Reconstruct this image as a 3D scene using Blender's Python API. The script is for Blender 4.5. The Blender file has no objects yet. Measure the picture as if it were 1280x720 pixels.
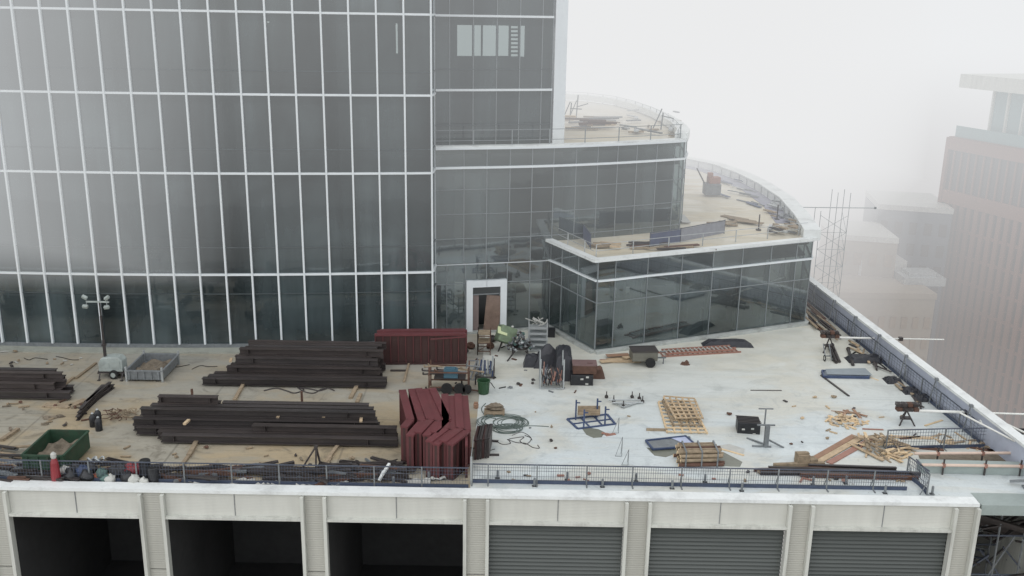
import bpy, bmesh, math, random
from mathutils import Vector, Matrix
random.seed(7)
C = bpy.context.scene.collection
PI = math.pi
# ------------------------------------------------------------------ camera numbers (measured from the place)
f = 1205.0; p = math.radians(16.2); r = math.radians(1.0); H = 20.0
Fv = Vector((0, math.cos(p), -math.sin(p))); U0 = Vector((0, math.sin(p), math.cos(p))); R0 = Vector((1, 0, 0))
Rv = R0*math.cos(r) + U0*math.sin(r); Uv = U0*math.cos(r) - R0*math.sin(r)
def ray(px, py): return Fv + Rv*((px-640)/f) + Uv*((360-py)/f)
def P(px, py, z=0.0):
    d = ray(px, py); t = (z-H)/d.z
    return Vector((d.x*t, d.y*t, z))
def PY(px, py, y):
    d = ray(px, py); t = y/d.y
    return Vector((d.x*t, y, H+d.z*t))
def ht(px, pb, pt, z=0): return PY(px, pt, P(px, pb, z).y).z - z
cam = bpy.data.cameras.new('camera'); co = bpy.data.objects.new('camera', cam); C.objects.link(co)
co.matrix_world = Matrix.Translation((0, 0, H)) @ Matrix((Rv, Uv, -Fv)).transposed().to_4x4()
cam.sensor_width = 36; cam.lens = f/1280*36; cam.clip_end = 3000; cam.clip_start = .1
bpy.context.scene.camera = co
S = bpy.context.scene
S.view_settings.view_transform = 'Standard'; S.view_settings.look = 'None'; S.view_settings.exposure = 0
S.render.engine = 'CYCLES'
S.cycles.use_denoising = True
S.cycles.max_bounces = 6; S.cycles.diffuse_bounces = 2; S.cycles.glossy_bounces = 3
S.cycles.transmission_bounces = 2; S.cycles.transparent_max_bounces = 8; S.cycles.volume_bounces = 0
S.cycles.volume_max_steps = 128
# ------------------------------------------------------------------ materials
def lin(c):
    return tuple((x/255/12.92 if x/255 <= .04045 else ((x/255+.055)/1.055)**2.4) for x in c)
class N:
    def __init__(s, tree): s.t = tree; s.n = tree.nodes; s.l = tree.links
    def new(s, k, **kw):
        n = s.n.new(k)
        for a, b in kw.items(): setattr(n, a, b)
        return n
    def put(s, inp, v):
        if isinstance(v, bpy.types.NodeSocket): s.l.new(v, inp)
        elif v is not None: inp.default_value = v
    def math(s, op, a, b=None, c=None):
        n = s.new('ShaderNodeMath', operation=op); s.put(n.inputs[0], a); s.put(n.inputs[1], b)
        if c is not None: s.put(n.inputs[2], c)
        return n.outputs[0]
    def rng(s, v, a, b, c, d, smooth=False):
        n = s.new('ShaderNodeMapRange'); n.interpolation_type = 'SMOOTHSTEP' if smooth else 'LINEAR'
        s.put(n.inputs[0], v)
        for i, x in enumerate((a, b, c, d)): s.put(n.inputs[i+1], x)
        return n.outputs[0]
    def noise(s, vec, scale, detail=3, rough=.55, dist=0):
        n = s.new('ShaderNodeTexNoise'); s.put(n.inputs['Vector'], vec); n.inputs['Scale'].default_value = scale
        n.inputs['Detail'].default_value = detail; n.inputs['Roughness'].default_value = rough; n.inputs['Distortion'].default_value = dist
        return n.outputs['Fac']
    def mix(s, fac, a, b, mode='MIX'):
        n = s.new('ShaderNodeMix', data_type='RGBA', blend_type=mode); s.put(n.inputs[0], fac)
        s.put(n.inputs[6], a if isinstance(a, bpy.types.NodeSocket) else (*a, 1)); s.put(n.inputs[7], b if isinstance(b, bpy.types.NodeSocket) else (*b, 1))
        return n.outputs[2]
    def scale(s, vec, sc):
        n = s.new('ShaderNodeMapping'); s.put(n.inputs[0], vec); n.inputs['Scale'].default_value = sc
        return n.outputs[0]
def mat0(name):
    m = bpy.data.materials.new(name); m.use_nodes = True; n = N(m.node_tree); n.n.clear()
    out = n.new('ShaderNodeOutputMaterial'); return m, n, out
def M(name, rgb, rough=.7, var=.25, sc=2.0, metal=0, grime=.0, bump=0, k=1.0, stretch=(1, 1, 1)):
    m, n, out = mat0(name)
    b = n.new('ShaderNodeBsdfPrincipled'); b.inputs['Roughness'].default_value = rough; b.inputs['Metallic'].default_value = metal
    base = tuple(x*k for x in lin(rgb))
    pos = n.scale(n.new('ShaderNodeNewGeometry').outputs['Position'], stretch)
    f1 = n.noise(pos, sc, 4); f2 = n.noise(pos, sc*9, 2)
    fac = n.math('ADD', n.math('MULTIPLY', f1, .7), n.math('MULTIPLY', f2, .3))
    v = n.rng(fac, .3, .7, 1-var, 1+var)
    oi = n.new('ShaderNodeObjectInfo').outputs['Random']
    v = n.math('MULTIPLY', v, n.rng(oi, 0, 1, 1-var*.45, 1+var*.45))
    col = n.new('ShaderNodeVectorMath', operation='SCALE'); col.inputs[0].default_value = base; n.put(col.inputs['Scale'], v)
    c = col.outputs[0]
    if grime:
        g = n.rng(n.noise(pos, sc*.8, 5, .7), .5, .72, 0, grime)
        c = n.mix(g, c, tuple(x*.35 for x in lin((110, 95, 80))))
    n.put(b.inputs['Base Color'], c)
    if bump:
        bn = n.new('ShaderNodeBump'); bn.inputs['Strength'].default_value = bump; bn.inputs['Distance'].default_value = .02
        n.put(bn.inputs['Height'], n.noise(pos, 30, 3)); n.l.new(bn.outputs[0], b.inputs['Normal'])
    n.l.new(b.outputs[0], out.inputs[0])
    return m
def ribbed(name, rgb, pitch, k=1.0, amt=.06, depth=.02):
    m, n, out = mat0(name)
    b = n.new('ShaderNodeBsdfPrincipled'); b.inputs['Roughness'].default_value = .55
    pos = n.new('ShaderNodeNewGeometry').outputs['Position']
    sx = n.new('ShaderNodeSeparateXYZ'); n.put(sx.inputs[0], pos)
    w = n.math('PINGPONG', n.math('DIVIDE', sx.outputs['Z'], pitch), .5)
    var = n.rng(n.noise(n.scale(pos, (1, 1, .15)), 1.6, 4), .3, .7, 1-amt, 1+amt)
    col = n.new('ShaderNodeVectorMath', operation='SCALE'); col.inputs[0].default_value = tuple(x*k for x in lin(rgb)); n.put(col.inputs['Scale'], var)
    n.put(b.inputs['Base Color'], col.outputs[0])
    bn = n.new('ShaderNodeBump'); bn.inputs['Strength'].default_value = .6; bn.inputs['Distance'].default_value = depth
    n.put(bn.inputs['Height'], w); n.l.new(bn.outputs[0], b.inputs['Normal'])
    n.l.new(b.outputs[0], out.inputs[0]); return m
def glassmat(name, trans, tint, refl=1.0, ior=1.75):
    m, n, out = mat0(name)
    tr = n.new('ShaderNodeBsdfTransparent'); tr.inputs[0].default_value = (*trans, 1)
    gl = n.new('ShaderNodeBsdfAnisotropic') if False else n.new('ShaderNodeBsdfGlossy')
    gl.inputs['Roughness'].default_value = .03; gl.inputs['Color'].default_value = (*tint, 1)
    df = n.new('ShaderNodeBsdfDiffuse')
    oi = n.new('ShaderNodeObjectInfo').outputs['Random']
    pos = n.new('ShaderNodeNewGeometry').outputs['Position']
    streak = n.noise(n.scale(pos, (.32, .32, .05)), 1.0, 5, .62, .4)
    soft = n.noise(n.scale(pos, (.12, .12, .2)), 1.0, 3, .5, .6)
    dv = n.math('MULTIPLY', n.math('MULTIPLY', n.rng(streak, .36, .68, .5, 1.7), n.rng(soft, .35, .65, .65, 1.4)), n.rng(oi, 0, 1, .72, 1.3))  # fog reflections and haze painted into the diffuse colour as soft bands
    col = n.new('ShaderNodeVectorMath', operation='SCALE'); col.inputs[0].default_value = lin((77, 87, 89)); n.put(col.inputs['Scale'], dv)
    n.put(df.inputs[0], col.outputs[0])
    m1 = n.new('ShaderNodeMixShader'); m1.inputs[0].default_value = .5
    n.l.new(tr.outputs[0], m1.inputs[1]); n.l.new(df.outputs[0], m1.inputs[2])
    fr = n.new('ShaderNodeFresnel'); fr.inputs['IOR'].default_value = ior
    m2 = n.new('ShaderNodeMixShader'); n.put(m2.inputs[0], n.math('MULTIPLY', fr.outputs[0], n.rng(oi, 0, 1, refl*.88, refl*1.12)))
    n.l.new(m1.outputs[0], m2.inputs[1]); n.l.new(gl.outputs[0], m2.inputs[2])
    bn = n.new('ShaderNodeBump'); bn.inputs['Strength'].default_value = .05; bn.inputs['Distance'].default_value = .05
    n.put(bn.inputs['Height'], n.noise(pos, .8, 1)); n.l.new(bn.outputs[0], gl.inputs['Normal'])
    n.l.new(m2.outputs[0], out.inputs[0]); return m
def emit(name, rgb, s):
    m, n, out = mat0(name); e = n.new('ShaderNodeEmission'); e.inputs[0].default_value = (*lin(rgb), 1); e.inputs[1].default_value = s
    n.l.new(e.outputs[0], out.inputs[0]); return m
def deckmat(name, base, warm, stain, warmamt, joint=0, dirt=.5):
    m, n, out = mat0(name)
    b = n.new('ShaderNodeBsdfPrincipled')
    pos = n.new('ShaderNodeNewGeometry').outputs['Position']
    big = n.noise(n.scale(pos, (.16, .3, 1)), 1, 4, .6, .6)
    mid = n.noise(n.scale(pos, (.5, 1.0, 1)), 1.2, 6, .65, .8)
    fine = n.noise(pos, 7, 6, .75)
    c = n.mix(n.rng(big, .42, .62, 0, warmamt, True), lin(base), lin(warm))
    c = n.mix(n.rng(mid, .5, .78, 0, .5, True), c, lin(stain))
    streak = n.noise(n.scale(pos, (.12, 1.6, 1)), 1.5, 5, .7, 1.2)
    c = n.mix(n.rng(streak, .55, .8, 0, .45, True), c, tuple(x*1.12 for x in lin(warm)))
    c = n.mix(n.rng(fine, .35, .7, 0, .28), c, tuple(x*.6 for x in lin(base)))
    sp = n.noise(pos, 2.6, 3, .5); c = n.mix(n.rng(sp, .72, .8, 0, .5), c, lin((105, 92, 75)))
    dv = n.new('ShaderNodeTexVoronoi'); n.put(dv.inputs['Vector'], pos); dv.inputs['Scale'].default_value = 1.7
    c = n.mix(n.rng(dv.outputs['Distance'], .035, .06, .5, 0), c, lin((85, 75, 65)))
    sp2 = n.new('ShaderNodeSeparateXYZ'); n.put(sp2.inputs[0], pos)
    jx = n.math('PINGPONG', n.math('ADD', sp2.outputs[0], n.rng(fine, 0, 1, -.04, .04)), 3.9); jy = n.math('PINGPONG', n.math('ADD', sp2.outputs[1], 1.3), 4.6)
    c = n.mix(n.math('MAXIMUM', n.rng(jx, .03, .07, .45*joint, 0), n.rng(jy, .02, .06, .3*joint, 0)), c, lin((95, 90, 82)))
    for ang_, sc_ in ((.5, 1.7), (-.9, 2.3), (1.35, 1.1)):
        mp = n.new('ShaderNodeMapping'); n.put(mp.inputs[0], pos); mp.inputs['Rotation'].default_value = (0, 0, ang_); mp.inputs['Scale'].default_value = (.07*sc_, 1.5*sc_, 1)
        tk = n.noise(mp.outputs[0], 1.0, 4, .6, .3)
        c = n.mix(n.rng(tk, .6, .7, 0, .16+.2*dirt), c, tuple(x*.55 for x in lin(stain)))
    bl = n.noise(pos, .55, 7, .72, 1.0); c = n.mix(n.rng(bl, .52, .66, 0, dirt, True), c, tuple(x*.72 for x in lin(stain)))
    bl2 = n.noise(pos, .35, 6, .7, .5); c = n.mix(n.rng(bl2, .56, .68, 0, .5, True), c, tuple(min(1, x*1.1) for x in lin(base)))
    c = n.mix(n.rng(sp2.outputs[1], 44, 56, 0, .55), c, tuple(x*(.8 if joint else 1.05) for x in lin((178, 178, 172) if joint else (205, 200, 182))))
    n.put(b.inputs['Base Color'], c)
    wet = n.noise(n.scale(pos, (.25, .6, 1)), 1.1, 4, .6, .5)
    n.put(b.inputs['Roughness'], n.rng(wet, .42, .62, .75, .32, True))
    bn = n.new('ShaderNodeBump'); bn.inputs['Strength'].default_value = .25; bn.inputs['Distance'].default_value = .01
    n.put(bn.inputs['Height'], fine); n.l.new(bn.outputs[0], b.inputs['Normal'])
    n.l.new(b.outputs[0], out.inputs[0]); return m

K = .92
m_deckL = deckmat('concrete_warm', (165, 160, 146), (176, 156, 122), (120, 113, 99), .8, 1, .6)
m_deckR = deckmat('concrete_pale', (206, 213, 213), (204, 198, 180), (172, 182, 184), .55, 0, .4)
m_roof = deckmat('roof_concrete', (202, 194, 178), (200, 178, 140), (158, 144, 122), .7, 0, .5)
m_white = M('white_metal', (224, 227, 225), .45, .07, .9, grime=.3)
m_trim = M('facade_trim', (202, 203, 195), .5, .08, 1.2, grime=.28, stretch=(2.2, 2.2, .25))
m_fin = M('fin_white', (226, 231, 233), .4, .04, .4)
m_mull = M('mullion_grey', (128, 134, 136), .4, .05)
m_pier = ribbed('pier_ribbed', (180, 179, 170), .11, 1, .07, .03)
m_span = ribbed('spandrel_ribbed', (200, 200, 192), .07, 1, .06, .015)
m_louv = M('louvre_grey', (84, 88, 85), .5, .1, .5, stretch=(.3, 1, 3))
m_void = M('void_shade', (54, 54, 54), .9, .3, .3)  # walls painted dark so recesses and gaps look unlit
m_glassT = glassmat('tower_glass', (.2, .23, .23), (.8, .86, .88))
m_glassB = glassmat('block_glass', (.42, .48, .46), (.8, .87, .88), 1.0, 2.35)
m_int = M('interior_grey', (135, 136, 132), .9, .25, .3)
m_intd = M('interior_dark', (70, 74, 74), .9, .4, .25)
m_steel = M('dark_steel', (62, 57, 56), .5, .45, 1.2, grime=.3, stretch=(.3, 3, 3))
m_steelb = M('brown_steel', (60, 53, 51), .65, .5, 1.8, grime=.45, stretch=(.4, 3, 3))
m_rust = M('rusty_steel', (96, 70, 58), .8, .3, 3, grime=.4)
m_red = M('oxide_red_lit', (100, 51, 54), .6, .14, 1.1, grime=.2)  # lighter copy of the red, for tops that catch the light
m_redd = M('oxide_red_shaded', (66, 43, 41), .7, .18, 1.1, grime=.3)  # darker copy of the same red, shade painted into upright faces
m_timber = M('timber', (190, 168, 138), .8, .25, 5)
m_timberd = M('timber_weathered', (150, 134, 112), .85, .3, 5, grime=.3)
m_ply = M('plywood_brown', (158, 126, 104), .8, .2, 2, grime=.2)
m_black = M('black_plastic', (38, 39, 42), .45, .3, 4)
m_tarp = M('dark_tarpaulin', (46, 47, 52), .4, .35, 3, bump=.6)
m_galv = M('galvanised', (172, 176, 176), .4, .15, 4, metal=.3)
m_galvd = M('galvanised_dull', (122, 126, 128), .55, .25, 5, metal=.2)
m_blue = M('blue_steel', (62, 76, 106), .5, .2, 3)
m_bluep = M('blue_grey_toe', (66, 76, 96), .6, .15, 2)
m_fence = M('fence_steel', (76, 82, 94), .5, .15, 3)
m_green = M('skip_green', (38, 66, 48), .6, .35, 2.2, grime=.6)
m_greend = M('bin_green', (44, 78, 50), .5, .2, 3)
m_ygreen = M('pale_green_paint', (166, 184, 146), .5, .12, 2, grime=.15)
m_bodyw = M('enamel_white', (160, 168, 164), .45, .15, 2, grime=.3)
m_rubber = M('rubber', (34, 34, 34), .8, .2, 5)
m_orange = M('orange_plastic', (186, 96, 50), .5, .15, 3)
m_redp = M('red_paint', (136, 48, 54), .45, .15, 3)
m_teal = M('teal_plastic', (84, 110, 104), .5, .15, 3)
m_sheet = M('white_sheet', (184, 184, 178), .5, .15, 3)
m_hose = M('hose', (92, 104, 98), .6, .1, 2)
m_rubble = M('rubble', (120, 110, 96), .95, .4, 3, bump=.6)
m_stone = M('pink_precast', (126, 90, 76), .85, .08, .2)
m_beige = M('beige_masonry', (150, 140, 126), .85, .1, .2)
m_slate = M('slate_cladding', (92, 97, 104), .7, .1, .2)
m_winD = M('distant_window', (62, 56, 54), .25, .2, .3)
m_lad = M('primer_pink', (152, 112, 98), .6, .15, 3)
m_tube = M('white_tube', (226, 226, 220), .4, .08, 3)
m_teal2 = M('terrace_glass', (112, 142, 142), .2, .1, .5)
m_flange = M('gutter_greygreen', (152, 162, 158), .5, .12, 1, grime=.15)
m_patch = M('dark_smooth_concrete', (122, 124, 112), .25, .12, 3)  # darker, smoother concrete tone
m_day = emit('daylight_glow', (226, 227, 226), 3.6)  # emission stands in for daylight seen through the building
m_kerb = M('kerb_concrete', (158, 160, 150), .8, .15, 1, grime=.3)
m_bard = M('bar_dark', (74, 82, 84), .5, .1)
m_kerb2 = M('kerb_pale', (178, 182, 178), .7, .15, 1.5, grime=.4)
m_redm = M('oxide_red_mid', (92, 50, 51), .7, .2, 1.5, grime=.3)  # in-between copy of the red, so ribs show on the shaded sheets
m_winF = M('hazed_window', (142, 126, 108), .5, .1)  # fog fading put into the colour, close to the wall tone
m_track = M('track_lavender', (146, 146, 158), .7, .2, 2)
m_lamp = emit('work_lamp', (255, 255, 250), 3.0)

# ------------------------------------------------------------------ mesh builder
class MB:
    def __init__(s): s.v = []; s.f = []
    def add(s, vs, fs):
        o = len(s.v); s.v += [Vector(v) for v in vs]; s.f += [tuple(i+o for i in q) for q in fs]; return s
    def box(s, c, size, rz=0, rx=0, ry=0):
        m = Matrix.Rotation(rz, 3, 'Z') @ Matrix.Rotation(ry, 3, 'Y') @ Matrix.Rotation(rx, 3, 'X'); c = Vector(c)
        hx, hy, hz = (a/2 for a in size)
        vs = [c + m @ Vector((x*hx, y*hy, z*hz)) for z in (-1, 1) for x, y in ((-1, -1), (1, -1), (1, 1), (-1, 1))]
        return s.add(vs, [(3, 2, 1, 0), (4, 5, 6, 7), (0, 1, 5, 4), (1, 2, 6, 5), (2, 3, 7, 6), (3, 0, 4, 7)])
    def bar(s, a, b, w, h=None, up=(0, 0, 1)):
        a = Vector(a); b = Vector(b); h = w if h is None else h; d = (b-a)
        if d.length < 1e-6: return s
        d.normalize(); up = Vector(up)
        if abs(d.dot(up)) > .98: up = Vector((0, 1, 0))
        x = d.cross(up).normalized(); u = x.cross(d)
        vs = [q + x*(i*w/2) + u*(j*h/2) for q in (a, b) for i, j in ((-1, -1), (1, -1), (1, 1), (-1, 1))]
        return s.add(vs, [(3, 2, 1, 0), (4, 5, 6, 7), (0, 1, 5, 4), (1, 2, 6, 5), (2, 3, 7, 6), (3, 0, 4, 7)])
    def tube(s, pts, rad, n=7, closed=False):
        pts = [Vector(q) for q in pts]; m = len(pts); rings = []
        for i, q in enumerate(pts):
            a = pts[(i-1) % m] if (i or closed) else q; b = pts[(i+1) % m] if (i < m-1 or closed) else q
            d = (b-a).normalized(); up = Vector((0, 0, 1)) if abs(d.z) < .9 else Vector((0, 1, 0))
            x = d.cross(up).normalized(); u = x.cross(d); rr = rad[i] if isinstance(rad, (list, tuple)) else rad
            rings.append([q + (x*math.cos(2*PI*k/n) + u*math.sin(2*PI*k/n))*rr for k in range(n)])
        fs = []
        for i in range(m if closed else m-1):
            j = (i+1) % m
            fs += [(i*n+k, i*n+(k+1) % n, j*n+(k+1) % n, j*n+k) for k in range(n)]
        if not closed: fs += [tuple(range(n))[::-1], tuple((m-1)*n+k for k in range(n))]
        return s.add([v for q in rings for v in q], fs)
    def lathe(s, c, prof, n=16, axis='Z', rot=None):
        c = Vector(c); vs = []; rot = rot or Matrix.Identity(3)
        for rr, z in prof:
            for k in range(n):
                q = Vector((rr*math.cos(2*PI*k/n), rr*math.sin(2*PI*k/n), z))
                if axis == 'X': q = Vector((q.z, q.x, q.y))
                if axis == 'Y': q = Vector((q.x, q.z, q.y))
                vs.append(c + rot @ q)
        m = len(prof); fs = [(i*n+k, i*n+(k+1) % n, (i+1)*n+(k+1) % n, (i+1)*n+k) for i in range(m-1) for k in range(n)]
        fs += [tuple(range(n))[::-1], tuple((m-1)*n+k for k in range(n))]
        return s.add(vs, fs)
    def prism(s, poly, z0, z1):
        poly = [(q[0], q[1]) for q in poly]
        if sum(a[0]*b[1]-b[0]*a[1] for a, b in zip(poly, poly[1:]+poly[:1])) < 0: poly = poly[::-1]
        n = len(poly); vs = [(q[0], q[1], z0) for q in poly] + [(q[0], q[1], z1) for q in poly]
        return s.add(vs, [tuple(range(n))[::-1], tuple(range(n, 2*n))] + [(k, (k+1) % n, n+(k+1) % n, n+k) for k in range(n)])
    def quad(s, a, b, c, d): return s.add((a, b, c, d), [(0, 1, 2, 3)])
    def blob(s, c, size, n=9, m=6, amt=.25, seed=0, flat=.0):
        rn = random.Random(seed); c = Vector(c); vs = []
        for i in range(m+1):
            th = PI*i/m
            for k in range(n):
                a = 2*PI*k/n; q = Vector((math.sin(th)*math.cos(a), math.sin(th)*math.sin(a), math.cos(th)))
                w = 1 + amt*(rn.random()*2-1)
                z = q.z*w*size[2]/2
                z = max(z, -size[2]*(.5-flat))
                vs.append(c + Vector((q.x*w*size[0]/2, q.y*w*size[1]/2, z)))
        fs = [(i*n+k, (i+1)*n+k, (i+1)*n+(k+1) % n, i*n+(k+1) % n) for i in range(m) for k in range(n)]
        return s.add(vs, fs)
    def sheet(s, o, u, v, nu, nv, fn):
        o, u, v = Vector(o), Vector(u), Vector(v)
        vs = [o + u*(i/nu) + v*(j/nv) + Vector((0, 0, fn(i/nu, j/nv))) for j in range(nv+1) for i in range(nu+1)]
        w = nu+1
        return s.add(vs, [(j*w+i, j*w+i+1, (j+1)*w+i+1, (j+1)*w+i) for j in range(nv) for i in range(nu)])
    def build(s, name, m, parent=None, world=True, label=None, smooth=False, bevel=0):
        me = bpy.data.meshes.new(name); off = parent_loc(parent) if (parent and world) else Vector((0, 0, 0))
        if parent is None:   # origin at the base centre of the mesh
            lo = Vector([min(v[i] for v in s.v) for i in range(3)]); hi = Vector([max(v[i] for v in s.v) for i in range(3)])
            off = Vector(((lo.x+hi.x)/2, (lo.y+hi.y)/2, lo.z)) if world else Vector((0, 0, 0))
        me.from_pydata([tuple(v-off) for v in s.v], [], s.f); me.update()
        if name == 'fog':
            bm = bmesh.new(); bm.from_mesh(me); bmesh.ops.recalc_face_normals(bm, faces=bm.faces); bm.to_mesh(me); bm.free()
        if smooth:
            for q in me.polygons: q.use_smooth = True
        me.materials.append(m)
        o = bpy.data.objects.new(name, me); C.objects.link(o)
        if parent: o.parent = parent
        else: o.location = off
        if label: o['label'] = label
        if bevel:
            b = o.modifiers.new('bevel', 'BEVEL'); b.width = bevel; b.segments = 2
        return o
def parent_loc(o):
    v = Vector((0, 0, 0))
    while o is not None: v = v + o.location; o = o.parent
    return v
def tag(o, label=None, cat=None, group=None, kind=None):
    if label: o['label'] = label
    if cat: o['category'] = cat
    if group: o['group'] = group
    if kind or cat: o['kind'] = kind or 'thing'
    return o
def thing(name, loc, label, cat, group=None, rz=0):
    o = bpy.data.objects.new(name, None); C.objects.link(o); o.location = loc; o.rotation_euler = (0, 0, rz)
    o.empty_display_size = .2
    return tag(o, label, cat, group)
def one(mb, name, m, label, cat, group=None, **kw): return tag(mb.build(name, m, **kw), label, cat, group)
def struct(mb, name, m): return tag(mb.build(name, m), kind='structure')
def copy_tree(o, parent=None):
    c = o.copy(); C.objects.link(c)
    if parent: c.parent = parent
    for ch in list(o.children): copy_tree(ch, c)
    return c

# ------------------------------------------------------------------ world: fog and light
W = bpy.data.worlds.new('World'); S.world = W; W.use_nodes = True
wn = N(W.node_tree); wn.n.clear(); wo = wn.new('ShaderNodeOutputWorld')
sky = wn.new('ShaderNodeTexSky'); sky.sky_type = 'NISHITA'; sky.sun_disc = False
sky.sun_elevation = math.radians(55); sky.sun_rotation = math.radians(200)
bg1 = wn.new('ShaderNodeBackground'); wn.l.new(sky.outputs[0], bg1.inputs[0]); bg1.inputs[1].default_value = .05
wd = wn.new('ShaderNodeTexCoord').outputs['Generated']
sx = wn.new('ShaderNodeSeparateXYZ'); wn.put(sx.inputs[0], wd)
X, Y, Z = sx.outputs
# cloud light: white overhead, fog grey at the horizon, dim below; a glow added behind and to the left whitens the tower glass
up = wn.rng(Z, .0, .8, .7, 1.3, True)
dn = wn.rng(Z, -.5, .06, .16, 1.0, True)
side = wn.rng(wn.math('ADD', wn.math('MULTIPLY', X, -.72), wn.math('MULTIPLY', Y, -.69)), .62, .985, 0, .75, True)
side = wn.math('MULTIPLY', side, wn.rng(Z, -.32, .02, 0, 1, True))
blot = wn.rng(wn.noise(wd, 3.5, 3, .5), .3, .7, .85, 1.15)
lum = wn.math('MULTIPLY', wn.math('MULTIPLY', wn.math('ADD', up, side), dn), blot)
bg2 = wn.new('ShaderNodeBackground'); wn.put(bg2.inputs[0], wn.mix(wn.rng(Z, -.3, .3, 0, 1), (1.0, .98, .95), (1.0, 1.0, .985))); wn.put(bg2.inputs[1], lum)
ad = wn.new('ShaderNodeAddShader'); wn.l.new(bg1.outputs[0], ad.inputs[0]); wn.l.new(bg2.outputs[0], ad.inputs[1])
wn.l.new(ad.outputs[0], wo.inputs['Surface'])
sl = bpy.data.lights.new('sun', 'SUN'); sl.energy = .55; sl.angle = math.radians(25); sl.color = (1, .98, .95)
so = bpy.data.objects.new('sun', sl); C.objects.link(so); so.rotation_euler = (math.radians(-28), math.radians(-18), 0)
def fogmat(name, dens, col, L):
    m, n, out = mat0(name)
    e = n.new('ShaderNodeEmission'); e.inputs[0].default_value = (*col, 1); e.inputs[1].default_value = dens*L
    a = n.new('ShaderNodeVolumeAbsorption'); a.inputs[0].default_value = (0, 0, 0, 1); a.inputs[1].default_value = dens
    d = n.new('ShaderNodeAddShader'); n.l.new(e.outputs[0], d.inputs[0]); n.l.new(a.outputs[0], d.inputs[1]); n.l.new(d.outputs[0], out.inputs['Volume'])
    return m
FY = 62.5
struct(MB().box((0, FY+400, 84), (1400, 800, 168)), 'fog', fogmat('fog_upper', .0072, (.99, 1.0, 1.01), .90))
struct(MB().box((0, FY+400, -31.03), (1400, 800, 61.9)), 'fog', fogmat('fog_lower', .0062, (1.01, .985, .975), .60))
struct(MB().prism([(-300, 70), (20, 70), (56, 131), (10, 420), (-300, 700)], -1.5, 150), 'fog', fogmat('fog_bank', .022, (1.0, 1.0, 1.0), .87))
struct(MB().prism([(-300, 74), (21, 74), (57, 133), (11, 420), (-300, 700)], -61, -1.6), 'fog', fogmat('fog_bank_low', .011, (1.01, .99, .985), .7))
struct(MB().box((-139, FY+100.2, 60), (322, 200, 101)), 'fog', fogmat('fog_cloud', .02, (1.0, 1.0, 1.0), .86))
fw = [(29, 20), (62.4, -1), (62.4, 80), (30, 80)]
struct(MB().add([(x, y, z) for x in (-150, 150) for y, z in fw], [(3, 2, 1, 0), (4, 5, 6, 7)] + [((k+1) % 4, 4+(k+1) % 4, 4+k, k) for k in range(4)]), 'fog', fogmat('fog_near', .0076, (.975, 1.0, 1.03), .72))
dv = [(-16, 54.2, 4), (-75, 54.2, 2.5), (-16, 54.2, 26), (-75, 54.2, 26), (-75, 24, 26), (-16, 54.2, 60), (-75, 54.2, 60), (-75, 24, 60)]
struct(MB().add(dv, [(0, 1, 3, 2), (1, 4, 3), (0, 4, 1), (0, 2, 4), (2, 3, 6, 5), (3, 4, 7, 6), (4, 2, 5, 7), (5, 6, 7)]), 'fog', fogmat('fog_drift', .08, (.975, 1.0, 1.01), .76))

# ------------------------------------------------------------------ setting: ground far below, decks
struct(MB().quad((-600, -300, -62), (900, -300, -62), (900, 1500, -62), (-600, 1500, -62)), 'ground', M('street_level', (120, 116, 110), .9, .2, .02))
PB0, PB1, PB2 = P(1009, 377), P(1155, 496), P(1172, 512)
pdir = (PB2-PB0).normalized(); PBF = PB0 - pdir*30; PBN = PB0 + pdir*(29.5)
SX = -1.66
struct(MB().prism([(-70, 37.35), (SX, 37.35), (SX, 71), (-70, 71)], -.5, 0), 'deck_floor_left', m_deckL)
struct(MB().prism([(SX, 37.35), (PB0.x+pdir.x/pdir.y*(37.35-PB0.y), 37.35), (PBF.x, PBF.y), (SX, PBF.y)], -.5, .02), 'deck_floor_right', m_deckR)

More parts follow.
